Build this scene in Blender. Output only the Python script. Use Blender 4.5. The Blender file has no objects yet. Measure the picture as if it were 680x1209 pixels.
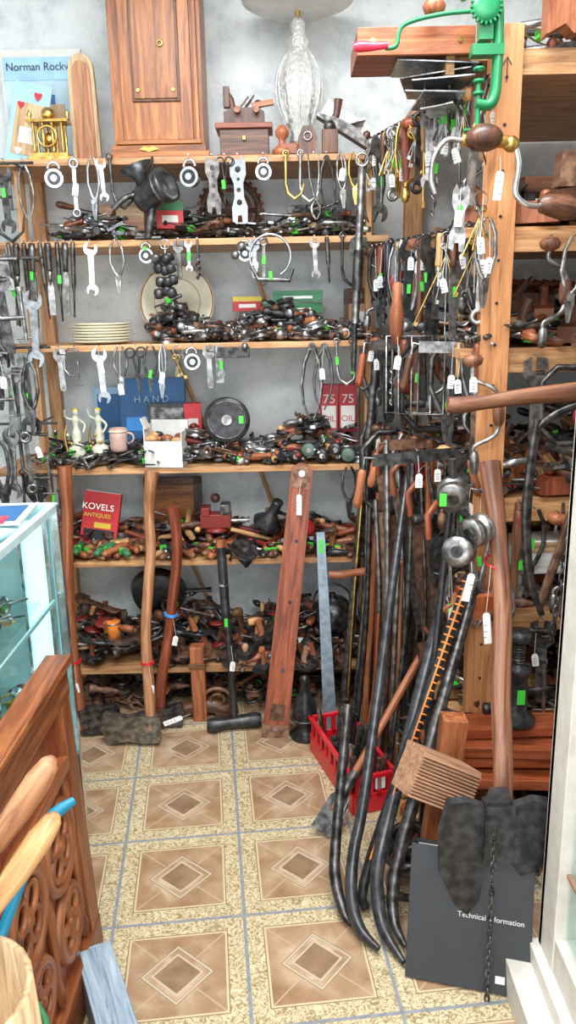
import bpy, math, random
from mathutils import Matrix, Vector, Euler
R = random.Random(11)
V = Vector
scene = bpy.context.scene
scene.view_settings.view_transform = 'Standard'

# ------------------------------------------------------------------ materials
def newmat(name):
    m = bpy.data.materials.new(name); m.use_nodes = True
    nt = m.node_tree
    return m, nt, nt.nodes['Principled BSDF']
def ramp(nt, pts):
    r = nt.nodes.new('ShaderNodeValToRGB'); e = r.color_ramp.elements
    while len(e) < len(pts): e.new(0.5)
    for i, (p, c) in enumerate(pts):
        e[i].position = p; e[i].color = (*c, 1)
    return r
def attr(nt, n):
    a = nt.nodes.new('ShaderNodeAttribute'); a.attribute_name = n; return a
def vary(nt, src, amt):
    a = attr(nt, 'rv')
    mr = nt.nodes.new('ShaderNodeMapRange'); mr.inputs[3].default_value = 1-amt; mr.inputs[4].default_value = 1+amt
    nt.links.new(a.outputs['Fac'], mr.inputs[0])
    h = nt.nodes.new('ShaderNodeHueSaturation')
    nt.links.new(src, h.inputs['Color']); nt.links.new(mr.outputs[0], h.inputs['Value'])
    return h.outputs[0]
def wood(name, c1, c2, rough=.45, amt=.25, sc=(60, 60, 5)):
    m, nt, p = newmat(name)
    a = attr(nt, 'gc'); mp = nt.nodes.new('ShaderNodeMapping'); mp.inputs['Scale'].default_value = sc
    nt.links.new(a.outputs['Vector'], mp.inputs[0])
    n = nt.nodes.new('ShaderNodeTexNoise'); n.inputs['Scale'].default_value = 1; n.inputs['Detail'].default_value = 6
    n.inputs['Distortion'].default_value = .9; n.inputs['Roughness'].default_value = .65
    nt.links.new(mp.outputs[0], n.inputs['Vector'])
    r = ramp(nt, [(.34, tuple(x*.6 for x in c1)), (.44, c1), (.64, c2)])
    nt.links.new(n.outputs['Fac'], r.inputs[0])
    nt.links.new(vary(nt, r.outputs[0], amt), p.inputs['Base Color'])
    b = nt.nodes.new('ShaderNodeBump'); b.inputs['Strength'].default_value = .3; b.inputs['Distance'].default_value = .002
    nt.links.new(n.outputs['Fac'], b.inputs['Height']); nt.links.new(b.outputs[0], p.inputs['Normal'])
    p.inputs['Roughness'].default_value = rough
    return m
def metal(name, c1, c2, rough=.4, met=.9, amt=.35, sc=45):
    m, nt, p = newmat(name)
    a = attr(nt, 'gc')
    n = nt.nodes.new('ShaderNodeTexNoise'); n.inputs['Scale'].default_value = sc; n.inputs['Detail'].default_value = 5
    nt.links.new(a.outputs['Vector'], n.inputs['Vector'])
    r = ramp(nt, [(.38, c1), (.65, c2)])
    nt.links.new(n.outputs['Fac'], r.inputs[0])
    nt.links.new(vary(nt, r.outputs[0], amt), p.inputs['Base Color'])
    b = nt.nodes.new('ShaderNodeBump'); b.inputs['Strength'].default_value = .3; b.inputs['Distance'].default_value = .001
    nt.links.new(n.outputs['Fac'], b.inputs['Height']); nt.links.new(b.outputs[0], p.inputs['Normal'])
    p.inputs['Roughness'].default_value = rough; p.inputs['Metallic'].default_value = met
    return m
def plain(name, c, rough=.5, met=0, amt=.08, emit=0):
    m, nt, p = newmat(name)
    a = attr(nt, 'gc'); n = nt.nodes.new('ShaderNodeTexNoise'); n.inputs['Scale'].default_value = 25
    nt.links.new(a.outputs['Vector'], n.inputs['Vector'])
    r = ramp(nt, [(.3, tuple(x*.88 for x in c)), (.7, tuple(min(1, x*1.06) for x in c))])
    nt.links.new(n.outputs['Fac'], r.inputs[0])
    nt.links.new(vary(nt, r.outputs[0], amt), p.inputs['Base Color'])
    p.inputs['Roughness'].default_value = rough; p.inputs['Metallic'].default_value = met
    if emit:
        p.inputs['Emission Color'].default_value = (*c, 1); p.inputs['Emission Strength'].default_value = emit
    return m
PINE = wood('pine_shelf', (.46, .22, .09), (.66, .38, .18), .5, .12)
POSTW = wood('pine_post', (.46, .19, .07), (.62, .29, .12), .5, .08)
ASH = wood('ash_wood', (.42, .21, .08), (.62, .36, .16), .4)
HANDW = wood('old_ash_handle', (.30, .12, .05), (.50, .25, .12), .45, .06)
REDW = wood('red_wood', (.17, .035, .014), (.33, .085, .035), .38, .15)
BRN = wood('brown_wood', (.13, .045, .022), (.27, .115, .055), .45, .1)
HICK = wood('hickory_wood', (.25, .07, .025), (.42, .15, .06), .42, .15)
DARKW = wood('dark_wood', (.06, .022, .012), (.17, .065, .03), .4)
OAK = wood('oak_wood', (.24, .070, .014), (.44, .165, .04), .38, .08, (50, 50, 4))
CHERRY = wood('cherry_wood', (.17, .045, .014), (.33, .11, .035), .38, .08, (50, 50, 4))
TAN = wood('tan_wood', (.32, .16, .09), (.48, .27, .16), .55, .1)
PALE = wood('pale_wood', (.42, .27, .14), (.62, .44, .26), .5, .1)
GREYW = wood('grey_painted_wood', (.22, .29, .36), (.38, .46, .52), .6, .05)
IRON = metal('dark_iron', (.035, .034, .035), (.16, .15, .145), .38, .8)
BLACK = metal('black_iron', (.014, .014, .015), (.050, .050, .054), .34, .3, .3)
STEEL = metal('steel', (.30, .31, .33), (.58, .60, .63), .3, .9)
WORN = metal('worn_steel', (.16, .15, .145), (.44, .43, .42), .34, .9)
RUST = metal('rusty_iron', (.09, .04, .024), (.26, .14, .085), .6, .4)
CHROME = metal('chrome', (.6, .62, .65), (.8, .82, .85), .18, 1, .1)
BRASS = metal('brass', (.50, .30, .07), (.80, .55, .18), .28, 1, .1)
BLUES = metal('blued_steel', (.22, .28, .33), (.34, .41, .47), .4, .6, .05)
GREEN = plain('green_sticker', (.07, .62, .05), .6, emit=.03)
WHITE = plain('white_tag', (.82, .82, .80), .7)
STRING = plain('string', (.7, .68, .62), .8)
RED = plain('red_plastic', (.58, .012, .02), .35)
DRED = plain('dark_red_enamel', (.20, .018, .015), .4)
GRNP = plain('green_enamel', (.01, .20, .07), .3)
PINKH = plain('red_handle', (.75, .03, .07), .3)
CREAM = plain('cream_ceramic', (.76, .70, .52), .25)
FROST = plain('frosted_glass_shade', (.68, .68, .64), .3)
BROWNC = plain('brown_glaze', (.35, .16, .07), .3)
PORC = plain('porcelain', (.62, .62, .48), .2)
PINKC = plain('pink_ceramic', (.55, .36, .30), .3)
BLUEB = plain('blue_card', (.025, .12, .30), .5)
LBLUE = plain('light_blue_card', (.35, .58, .75), .6)
REDB = plain('red_card', (.50, .025, .03), .5)
GRNC = plain('green_card', (.03, .18, .07), .5)
BLKC = plain('black_vinyl', (.018, .021, .025), .4)
CARD = plain('white_card', (.72, .71, .67), .7)
SKY2 = plain('pale_blue_print', (.5, .68, .78), .6)
ORANGE = plain('orange_paint', (.75, .22, .03), .5)
ORW = wood('orange_wood', (.38, .08, .025), (.54, .15, .055), .5, .2)
FRAMEW = plain('cream_paint', (.68, .64, .57), .5)
YEL = plain('yellow_enamel', (.65, .48, .05), .4)
CLOTHT = plain('turquoise_plastic', (.0, .20, .34), .4)
CORK = plain('cork', (.42, .16, .08), .8)
LEATH = plain('tan_leather', (.45, .13, .05), .6)
TUBE = plain('tube_light', (.55, .92, 1.0), .4, emit=1.6)
CASEP = plain('case_panel', (.50, .66, .68), .5)
BLUEC = plain('blue_tape', (.05, .3, .75), .5)
RUBBER = plain('grey_green_rubber', (.10, .16, .12), .6)
def glassmat():
    m, nt, p = newmat('glass')
    nt.nodes.remove(p)
    t = nt.nodes.new('ShaderNodeBsdfTransparent'); t.inputs[0].default_value = (.90, .98, .97, 1)
    g = nt.nodes.new('ShaderNodeBsdfGlossy'); g.inputs['Roughness'].default_value = .04
    x = nt.nodes.new('ShaderNodeMixShader'); x.inputs[0].default_value = .09
    nt.links.new(t.outputs[0], x.inputs[1]); nt.links.new(g.outputs[0], x.inputs[2])
    nt.links.new(x.outputs[0], nt.nodes['Material Output'].inputs[0])
    return m
GLASS = glassmat()
CRYST, _nt, _p = newmat('cut_crystal')
_p.inputs['Base Color'].default_value = (.92, .94, .92, 1); _p.inputs['Transmission Weight'].default_value = .75
_p.inputs['Roughness'].default_value = .06
_v = _nt.nodes.new('ShaderNodeTexVoronoi'); _v.inputs['Scale'].default_value = 55
_a = attr(_nt, 'gc'); _nt.links.new(_a.outputs['Vector'], _v.inputs['Vector'])
_b = _nt.nodes.new('ShaderNodeBump'); _b.inputs['Strength'].default_value = .9; _b.inputs['Distance'].default_value = .006
_nt.links.new(_v.outputs['Distance'], _b.inputs['Height']); _nt.links.new(_b.outputs[0], _p.inputs['Normal'])

# ------------------------------------------------------------------ mesh builder
class B:
    def __init__(s, name):
        s.name = name; s.v = []; s.f = []; s.m = []; s.sm = []; s.gc = []; s.rv = []; s.mats = []; s.M = Matrix()
    def mi(s, mat):
        if mat not in s.mats: s.mats.append(mat)
        return s.mats.index(mat)
    def add(s, vs, fs, mat, smooth, gcs):
        o = len(s.v); off = V((R.random()*9, R.random()*9, R.random()*9)); r = R.random(); k = s.mi(mat)
        M = s.M
        for p, g in zip(vs, gcs):
            s.v.append(M @ V(p)); s.gc.append(V(g)+off); s.rv.append(r)
        for f in fs:
            s.f.append([i+o for i in f]); s.m.append(k); s.sm.append(smooth)
    def box(s, c, d, mat, rot=(0, 0, 0), taper=1):
        Mx = Matrix.Translation(c) @ Euler(rot).to_matrix().to_4x4()
        vs = []; g = []
        ax = max(range(3), key=lambda i: d[i])
        for x in (-.5, .5):
            for y in (-.5, .5):
                for z in (-.5, .5):
                    k = taper if z > 0 else 1
                    q = V((x*d[0]*k, y*d[1]*k, z*d[2])); vs.append(Mx @ q)
                    q2 = [q[(ax+1) % 3], q[(ax+2) % 3], q[ax]]; g.append(q2)
        s.add(vs, [(0, 1, 3, 2), (4, 6, 7, 5), (0, 4, 5, 1), (2, 3, 7, 6), (0, 2, 6, 4), (1, 5, 7, 3)], mat, False, g)
    def path(s, pts, rad, mat, n=8, flat=1.0, up=None, smooth=True, closed=False):
        pts = [V(p) for p in pts]; N = len(pts)
        if not isinstance(rad, (list, tuple)): rad = [rad]*N
        vs = []; g = []; fs = []; L = 0
        t0 = (pts[1]-pts[0]).normalized()
        u = V(up) if up else (V((0, 1, 0)) if abs(t0.y) < .9 else V((1, 0, 0)))
        nrm = (u - t0*u.dot(t0)).normalized()
        for i, p in enumerate(pts):
            if closed: t = (pts[(i+1) % N]-pts[i-1]).normalized()
            else: t = (pts[min(i+1, N-1)]-pts[max(i-1, 0)]).normalized()
            nrm = (nrm - t*nrm.dot(t)).normalized(); bn = t.cross(nrm)
            if i: L += (p-pts[i-1]).length
            for k in range(n):
                a = 2*math.pi*k/n; r = rad[i]
                vs.append(p + bn*(r*math.cos(a)) + nrm*(r*flat*math.sin(a)))
                g.append((r*math.cos(a), r*math.sin(a), L))
        M = N if closed else N-1
        for i in range(M):
            j = (i+1) % N
            for k in range(n):
                k2 = (k+1) % n
                fs.append((i*n+k, i*n+k2, j*n+k2, j*n+k))
        s.add(vs, fs, mat, smooth, g)
        if not closed:
            for i0, rev in ((0, True), ((N-1)*n, False)):
                idx = list(range(n))
                cv = [vs[i0+k] for k in idx]; cg = [g[i0+k] for k in idx]
                s.add(cv, [tuple(reversed(idx)) if rev else tuple(idx)], mat, False, cg)
    def smoothpath(s, pts, rad, mat, n=10, flat=1.0, up=None, sub=5):
        P = [V(p) for p in pts]; N = len(P)
        if not isinstance(rad, (list, tuple)): rad = [rad]*N
        o = []; rr = []
        for i in range(N-1):
            p0 = P[max(i-1, 0)]; p1 = P[i]; p2 = P[i+1]; p3 = P[min(i+2, N-1)]
            for k in range(sub):
                t = k/sub
                o.append(.5*((2*p1)+(p2-p0)*t+(2*p0-5*p1+4*p2-p3)*t*t+(3*p1-p0-3*p2+p3)*t**3)); rr.append(rad[i]*(1-t)+rad[i+1]*t)
        o.append(P[-1]); rr.append(rad[-1])
        s.path(o, rr, mat, n, flat, up)
    def cyl(s, p0, p1, r, mat, r1=None, n=12):
        s.path([p0, p1], [r, r if r1 is None else r1], mat, n)
    def lathe(s, prof, o, axis, mat, n=16):
        a = V(axis).normalized(); o = V(o)
        u = V((0, 1, 0)) if abs(a.y) < .9 else V((1, 0, 0))
        n1 = (u-a*u.dot(a)).normalized(); b2 = a.cross(n1)
        vs = []; g = []; fs = []
        for r, z in prof:
            for k in range(n):
                t = 2*math.pi*k/n
                vs.append(o+a*z+b2*(r*math.cos(t))+n1*(r*math.sin(t))); g.append((r*math.cos(t), r*math.sin(t), z))
        for i in range(len(prof)-1):
            for k in range(n):
                fs.append((i*n+k, i*n+(k+1) % n, (i+1)*n+(k+1) % n, (i+1)*n+k))
        if prof[0][0] > 1e-4: fs.append(tuple(reversed(range(n))))
        if prof[-1][0] > 1e-4: fs.append(tuple(range((len(prof)-1)*n, len(prof)*n)))
        s.add(vs, fs, mat, True, g)
    def prism(s, out, th, mat, c=(0, 0, 0), rot=(0, 0, 0)):
        Mx = Matrix.Translation(c) @ Euler(rot).to_matrix().to_4x4(); n = len(out)
        vs = [Mx @ V((x, -th/2, z)) for x, z in out]+[Mx @ V((x, th/2, z)) for x, z in out]
        g = [(x, 0, z) for x, z in out]*2
        fs = [tuple(range(n)), tuple(reversed(range(n, 2*n)))]
        s.add(vs, fs, mat, False, g)
        fs2 = [(i, i+n, (i+1) % n+n, (i+1) % n) for i in range(n)]
        s.add(vs, fs2, mat, False, g)
    def ring(s, c, Rr, r, axis, mat, n=20, m=6, a0=0, a1=360):
        a = V(axis).normalized(); u = V((0, 0, 1)) if abs(a.z) < .9 else V((1, 0, 0))
        n1 = (u-a*u.dot(a)).normalized(); b2 = a.cross(n1); c = V(c)
        full = (a1-a0) >= 360; k = n if full else n+1
        pts = [c+n1*Rr*math.cos(math.radians(a0+(a1-a0)*i/n))+b2*Rr*math.sin(math.radians(a0+(a1-a0)*i/n)) for i in range(k)]
        s.path(pts, r, mat, m, closed=full, up=tuple(a))
    def ball(s, c, r, mat, sc=(1, 1, 1), n=12):
        h = n//2+1; vs = []; g = []; fs = []
        for i in range(h):
            t = math.pi*i/(h-1)
            for k in range(n):
                p = 2*math.pi*k/n
                q = V((r*sc[0]*math.sin(t)*math.cos(p), r*sc[1]*math.sin(t)*math.sin(p), r*sc[2]*math.cos(t)))
                vs.append(V(c)+q); g.append(q)
        for i in range(h-1):
            for k in range(n):
                fs.append((i*n+k, (i+1)*n+k, (i+1)*n+(k+1) % n, i*n+(k+1) % n))
        s.add(vs, fs, mat, True, g)
    def done(s, bevel=0, parent=None):
        xs = [p.x for p in s.v]; ys = [p.y for p in s.v]; zs = [p.z for p in s.v]
        o = V(((min(xs)+max(xs))/2, (min(ys)+max(ys))/2, min(zs)))
        me = bpy.data.meshes.new(s.name)
        me.from_pydata([tuple(p-o) for p in s.v], [], s.f)
        for m in s.mats: me.materials.append(m)
        me.polygons.foreach_set('material_index', s.m); me.polygons.foreach_set('use_smooth', s.sm)
        a = me.attributes.new('gc', 'FLOAT_VECTOR', 'POINT'); a.data.foreach_set('vector', [c for g in s.gc for c in g])
        a = me.attributes.new('rv', 'FLOAT', 'POINT'); a.data.foreach_set('value', s.rv)
        ob = bpy.data.objects.new(s.name, me); ob.location = o; scene.collection.objects.link(ob)
        if bevel:
            bv = ob.modifiers.new('bevel', 'BEVEL'); bv.width = bevel; bv.segments = 2; bv.limit_method = 'ANGLE'
        return ob
def text(name, body, size, loc, rot, mat, parent):
    c = bpy.data.curves.new(name, 'FONT'); c.body = body; c.size = size; c.extrude = .0004; c.align_x = 'CENTER'
    c.materials.append(mat)
    o = bpy.data.objects.new(name, c); scene.collection.objects.link(o)
    o.location = loc; o.rotation_euler = rot
    o.parent = parent; o.matrix_parent_inverse = Matrix.Translation(-V(parent.location))
    return o

# ------------------------------------------------------------------ tool shapes (hang from origin down -Z, thin along Y)
def cshape(cx, cz, r, deg, ow, dep, n=14):
    d = math.radians(deg); h = math.asin(min(.95, ow/2/r))
    pts = [(cx+r*math.cos(d+h+(2*math.pi-2*h)*i/n), cz+r*math.sin(d+h+(2*math.pi-2*h)*i/n)) for i in range(n+1)]
    ux, uz = math.cos(d), math.sin(d)
    for sgn in (-1, 1):
        k = r-dep
        pts.append((cx+ux*k-uz*sgn*ow/2, cz+uz*k+ux*sgn*ow/2))
    return pts
def stk(b, z, y=-.006, w=.011, h=.026, x=0):
    b.box((x, y, z), (w, .0015, h), GREEN, (0, R.uniform(-.2, .2), 0))
def tag(b, z=0, y=-.012, x=0, drop=.06, h=.036, tilt=None):
    t = R.uniform(-.25, .25) if tilt is None else tilt
    b.cyl((x, y, z), (x+t*drop*.5, y, z-drop), .0008, STRING, n=4)
    o = [(-.009, -h), (.009, -h), (.009, -.006), (.005, 0), (-.005, 0), (-.009, -.006)]
    b.prism(o, .0012, WHITE, (x+t*drop*.5, y, z-drop), (0, t, 0))
    for q in (.4, .6, .78): b.box((x+t*drop*.5, y-.001, z-drop-h*q), (.011*R.uniform(.5, 1), .0006, .0014), IRON, (0, t, 0))
def t_wrench(b, L=.16, m=STEEL, w=None):
    r = L*.13; th = .007
    b.prism(cshape(0, -r, r, 75, r*1.0, r*1.05), th, m); b.prism(cshape(0, -L+r, r*.85, -105, r*.85, r*.9), th, m)
    b.prism([(-r*.42, -r*1.8), (r*.42, -r*1.8), (r*.36, -L+r*1.7), (-r*.36, -L+r*1.7)], th*.7, m)
def t_box_wrench(b, L=.16, m=STEEL, w=None):
    r = L*.075
    b.ring((0, 0, -r), r, r*.4, (0, 1, 0), m, 14, 6); b.ring((0, 0, -L+r), r*.85, r*.4, (0, 1, 0), m, 14, 6)
    b.box((0, 0, -L/2), (r*.9, .005, L-r*3.4), m)
def t_adjustable(b, L=.18, m=STEEL, w=None):
    r = L*.14
    b.prism([(-r*.3, 0), (-r*.9, -r*.3), (-r, -r*1.5), (-r*.45, -r*2.3), (r*.4, -r*2.3), (r*1.0, -r*1.7), (r*.9, -r*1.25), (-r*.35, -r*1.15)], .012, m)
    b.prism([(r*.15, 0), (r*.95, -r*.15), (r*1.05, -r*1.1), (r*.1, -r*1.0)], .009, m)
    b.cyl((0, 0, -r*1.35), (r*.7, 0, -r*1.35), r*.24, IRON, n=8)
    b.prism([(-r*.38, -r*2.1), (r*.38, -r*2.1), (r*.5, -L+r*.5), (r*.3, -L), (-r*.3, -L), (-r*.5, -L+r*.5)], .007, m)
    b.ring((0, -.001, -L+r*.45), r*.2, .0035, (0, 1, 0), IRON, 10, 4)
def t_multi(b, L=.16, m=CHROME, w=None):
    w0 = L*.13
    o = [(-w0*.6, 0), (-w0*.3, -.012), (w0*.3, -.012), (w0*.6, 0), (w0, -L*.1), (w0, -L*.28), (w0*.6, -L*.4), (w0*.6, -L*.6), (w0, -L*.75), (w0*.9, -L), (w0*.3, -L), (w0*.2, -L*.87), (-w0*.3, -L*.87), (-w0*.4, -L), (-w0, -L*.95), (-w0, -L*.75), (-w0*.6, -L*.6), (-w0*.6, -L*.4), (-w0, -L*.28), (-w0, -L*.1)]
    b.prism(o, .005, m)
    for z, r in ((-.2, .4), (-.34, .22), (-.5, .3), (-.68, .38)):
        b.cyl((0, -.0032, L*z), (0, .0032, L*z), w0*r, IRON, n=6)
def t_pliers(b, L=.17, m=WORN, w=None):
    op = R.uniform(.5, 1.3)*L*.12
    for s in (-1, 1):
        b.path([(s*op*.35, s*.001, 0), (s*op*.9, 0, -L*.15), (s*op*1.05, 0, -L*.4), (s*op*.5, 0, -L*.6), (-s*L*.02, 0, -L*.7)],
               [L*.022, L*.026, L*.027, L*.028, L*.04], m if w is None else w, 8, .7)
        b.prism([(-s*L*.055, -L*.66), (s*L*.02, -L*.66), (-s*L*.002+s*.001, -L), (-s*L*.02, -L), (-s*L*.055, -L*.78)], .009, m)
    b.cyl((0, -.009, -L*.7), (0, .009, -L*.7), L*.045, m, n=10)
def t_screw(b, L=.2, m=STEEL, w=ASH):
    h = L*.42
    b.lathe([(.0, 0), (.008, -.002), (.011, -.012), (.0105, -h*.5), (.008, -h*.8), (.010, -h*.9), (.007, -h)], (0, 0, 0), (0, 0, 1), w, 10)
    b.cyl((0, 0, -h), (0, 0, -L*.93), .0032, m, n=8); b.box((0, 0, -L*.96), (.009, .003, L*.08), m)
def t_chisel(b, L=.22, m=WORN, w=ASH):
    h = L*.4
    b.lathe([(.0, 0), (.009, -.001), (.0115, -.012), (.009, -h*.6), (.0105, -h*.9), (.008, -h)], (0, 0, 0), (0, 0, 1), w, 10)
    b.lathe([(.0085, -h+.004), (.0085, -h-.012), (.005, -h-.02), (.004, -h-.04)], (0, 0, 0), (0, 0, 1), m, 8)
    b.prism([(-.005, -h-.03), (.005, -h-.03), (.010, -h-.05), (.010, -L), (-.010, -L), (-.010, -h-.05)], .004, m)
def t_punch(b, L=.14, m=IRON, w=None):
    b.lathe([(0, 0), (.006, 0), (.0075, -.006), (.0075, -L*.55), (.0035, -L*.65), (.0028, -L)], (0, 0, 0), (0, 0, 1), m, 8)
def t_file(b, L=.24, m=IRON, w=HICK):
    b.lathe([(0, 0), (.010, -.002), (.012, -.03), (.008, -.07), (.009, -.09)], (0, 0, 0), (0, 0, 1), w, 10)
    b.prism([(-.004, -.088), (.004, -.088), (.011, -.11), (.010, -L), (-.010, -L), (-.011, -.11)], .005, m)
def t_padlock(b, L=.08, m=CHROME, w=None):
    r = L*.33
    b.ring((0, 0, -L*.3), L*.2, L*.055, (0, 1, 0), m, 12, 8, -95, 95)
    b.cyl((0, -L*.14, -L*.66), (0, L*.14, -L*.66), r, m, n=20)
    b.cyl((0, -L*.17, -L*.66), (0, -L*.13, -L*.66), r*.72, BLACK, n=20)
    b.cyl((0, -L*.2, -L*.66), (0, -L*.13, -L*.66), r*.35, CHROME, n=14)
def t_hammer(b, L=.3, m=IRON, w=ASH):
    b.path([(0, 0, 0), (0, 0, -L*.3), (0, 0, -L*.55), (0, 0, -L*.93)], [.011, .014, .010, .011], w, 10, .75)
    b.lathe([(0, 0), (.015, 0), (.017, .004), (.016, .02), (.010, .03), (.011, .05), (.013, .055), (.013, .075), (.010, .09), (.004, .12), (0, .122)], (-.05, 0, -L*.92), (1, 0, 0), m, 12)
def t_ball(b, L=.1, m=IRON, w=None):
    b.lathe([(0, 0), (.012, 0), (.015, .004), (.014, .02), (.009, .03), (.012, .04), (.013, .055), (.009, .075), (0, .08)], (-.04, 0, -.02), (1, 0, 0), m, 12)
def t_cclamp(b, L=.14, m=IRON, w=None):
    w0 = L*.42
    b.path([(w0*.3, 0, -.01), (-w0*.4, 0, -.005), (-w0*.75, 0, -L*.15), (-w0*.75, 0, -L*.6), (-w0*.4, 0, -L*.76), (w0*.3, 0, -L*.76)], L*.032, m, 6, 1.3)
    b.cyl((w0*.25, 0, -L*.42), (w0*.25, 0, -L*1.05), L*.026, WORN, n=8); b.cyl((w0*.25, 0, -L*.38), (w0*.25, 0, -L*.43), L*.05, WORN, n=10)
    b.cyl((w0*-.05, 0, -L*1.02), (w0*.55, 0, -L*1.02), L*.013, WORN, n=6)
def t_calipers(b, L=.2, m=WORN, w=None):
    for s in (-1, 1):
        b.path([(s*.004, 0, -.012), (s*L*.10, 0, -L*.25), (s*L*.14, 0, -L*.55), (s*L*.11, 0, -L*.8), (s*L*.03, 0, -L)], [L*.03, L*.026, L*.022, L*.017, L*.01], m, 6, .4)
    b.cyl((0, -.006, -.012), (0, .006, -.012), L*.05, m, n=12)
def t_keys(b, L=.1, m=WORN, w=None):
    b.ring((0, 0, -.016), .016, .0016, (.2, 1, 0), m, 16, 4)
    for i in range(5):
        a = (i-2)*.22; mm = R.choice([BRASS, WORN, STEEL]); l = L*R.uniform(.5, .9)
        Mx = b.M; b.M = Mx @ Matrix.Translation((a*.03, (i-2)*.003, -.03)) @ Matrix.Rotation(a, 4, 'Y')
        b.ring((0, 0, -.007), .007, .0024, (0, 1, 0), mm, 10, 4); b.cyl((0, 0, -.012), (0, 0, -l), .0022, mm, n=6); b.box((.005, 0, -l+.006), (.008, .002, .010), mm)
        b.M = Mx
def t_bit(b, L=.18, m=IRON, w=None):
    b.cyl((0, 0, 0), (0, 0, -L*.45), .004, m, n=6)
    pts = [(.006*math.cos(i*.9), .006*math.sin(i*.9), -L*.4-L*.6*i/26) for i in range(27)]
    b.path(pts, .0035, m, 5); b.cyl((0, 0, -L*.4), (0, 0, -L), .0025, m, n=5)
def t_hook(b, L=.14, m=IRON, w=None):
    b.path([(0, 0, 0), (0, 0, -L*.6), (L*.05, 0, -L*.8), (L*.2, 0, -L*.92), (L*.36, 0, -L*.8), (L*.4, 0, -L*.6)], [.005, .005, .006, .006, .004, .002], m, 8)
    b.ring((0, 0, .004), .009, .003, (0, 1, 0), m, 10, 5)
def t_tongs(b, L=.3, m=IRON, w=None):
    for s in (-1, 1):
        b.path([(s*L*.09, 0, 0), (s*L*.08, 0, -L*.35), (s*L*.02, 0, -L*.65), (-s*L*.07, s*.004, -L*.8), (-s*L*.07, 0, -L*.9), (-s*L*.01, 0, -L)], [L*.014, L*.018, L*.024, L*.028, L*.024, L*.018], m, 8, .8)
    b.cyl((0, -.012, -L*.68), (0, .012, -L*.68), L*.04, m, n=10)
def t_plane(b, L=.2, m=IRON, w=HICK):
    b.prism([(-L/2, -.05), (L/2, -.05), (L/2, -.012), (L*.35, 0), (-L*.3, 0), (-L/2, -.012)], .052, w)
    b.box((L*.05, 0, .012), (.006, .036, .08), m, (0, .7, 0)); b.box((L*.0, 0, .008), (.016, .03, .06), w, (0, .7, 0))
    b.path([(-L*.28, 0, -.002), (-L*.32, 0, .03), (-L*.42, 0, .05)], [.012, .011, .008], w, 8); b.ball((L*.35, 0, .014), .014, w)
def t_metal_plane(b, L=.2, m=IRON, w=DARKW):
    b.prism([(-L/2, -.05), (L/2, -.05), (L/2, -.04), (L*.2, -.018), (-L*.1, -.018), (-L/2, -.04)], .05, m)
    b.box((L*.03, 0, -.01), (.006, .04, .09), WORN, (0, .8, 0)); b.path([(-L*.25, 0, -.04), (-L*.24, 0, -.01), (-L*.33, 0, .03)], [.014, .011, .014], w, 8, .8)
    b.lathe([(.008, -.042), (.007, -.03), (.014, -.012), (.008, -.002), (0, 0)], (L*.33, 0, 0), (0, 0, 1), w, 10)
def t_handle(b, L=.14, m=None, w=ASH):
    b.lathe([(0, 0), (.009, -.002), (.0135, -.015), (.011, -L*.3), (.014, -L*.6), (.009, -L*.85), (.011, -L*.93), (.007, -L)], (0, 0, 0), (0, 0, 1), w, 10)
def t_socket(b, L=.04, m=STEEL, w=None):
    r = R.uniform(.009, .018)
    b.lathe([(r*.6, 0), (r*.8, 0), (r*.8, -L*.4), (r, -L*.5), (r, -L), (r*.75, -L), (r*.7, -L*.6), (0, -L*.6)], (0, 0, 0), (0, 0, 1), m, 12)
def t_pulley(b, L=.06, m=IRON, w=None):
    r = L*.5
    b.lathe([(r*.3, -.012), (r, -.012), (r, -.007), (r*.8, -.002), (r*.8, .002), (r, .007), (r, .012), (r*.3, .012)], (0, 0, -r), (0, 1, 0), m, 18)
    b.cyl((0, -.016, -r), (0, .016, -r), r*.3, WORN, n=10)
def t_shears(b, L=.22, m=WORN, w=None):
    for s in (-1, 1):
        b.ring((s*L*.1, 0, -L*.11), L*.085, L*.018, (0, 1, 0), BLACK, 14, 6)
        b.path([(s*L*.06, 0, -L*.19), (s*L*.02, 0, -L*.45), (-s*L*.03, s*.002, -L*.55)], [L*.022, L*.025, L*.03], BLACK, 6, .6)
        b.prism([(-s*L*.05, -L*.52), (s*L*.015, -L*.5), (s*L*.005, -L), (-s*L*.03, -L*.7)], .003, m, (0, s*.0025, 0))
    b.cyl((0, -.006, -L*.5), (0, .006, -L*.5), L*.025, m, n=8)
def t_eggbeater(b, L=.24, m=IRON, w=HICK):
    b.lathe([(0, 0), (.013, -.003), (.015, -.03), (.009, -.06)], (0, 0, 0), (0, 0, 1), w, 10)
    b.cyl((0, 0, -.06), (0, 0, -L*.85), .006, m, n=8)
    b.lathe([(.012, -.003), (.034, -.003), (.034, .003), (.012, .003)], (0, -.012, -L*.5), (0, 1, 0), DRED, 20)
    b.path([(0, -.016, -L*.5), (.03, -.02, -L*.38), (.045, -.02, -L*.36)], .004, m, 6); b.cyl((.045, -.018, -L*.36), (.045, -.05, -L*.36), .008, w, n=8)
    b.lathe([(.011, -L*.8), (.013, -L*.88), (.007, -L*.97), (.003, -L)], (0, 0, 0), (0, 0, 1), m, 10)
def t_drawknife(b, L=.3, m=WORN, w=HICK):
    b.prism([(-L*.36, -.03), (L*.36, -.03), (L*.36, 0), (-L*.36, 0)], .005, m)
    for s in (-1, 1):
        b.path([(s*L*.34, 0, -.01), (s*L*.42, 0, -.005), (s*L*.44, 0, -.04)], .004, m, 6); b.lathe([(.007, 0), (.011, .01), (.010, .05), (.013, .085), (.008, .10), (0, .102)], (s*L*.44, 0, -.035), (s*.2, 0, -1), w, 10)
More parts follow.
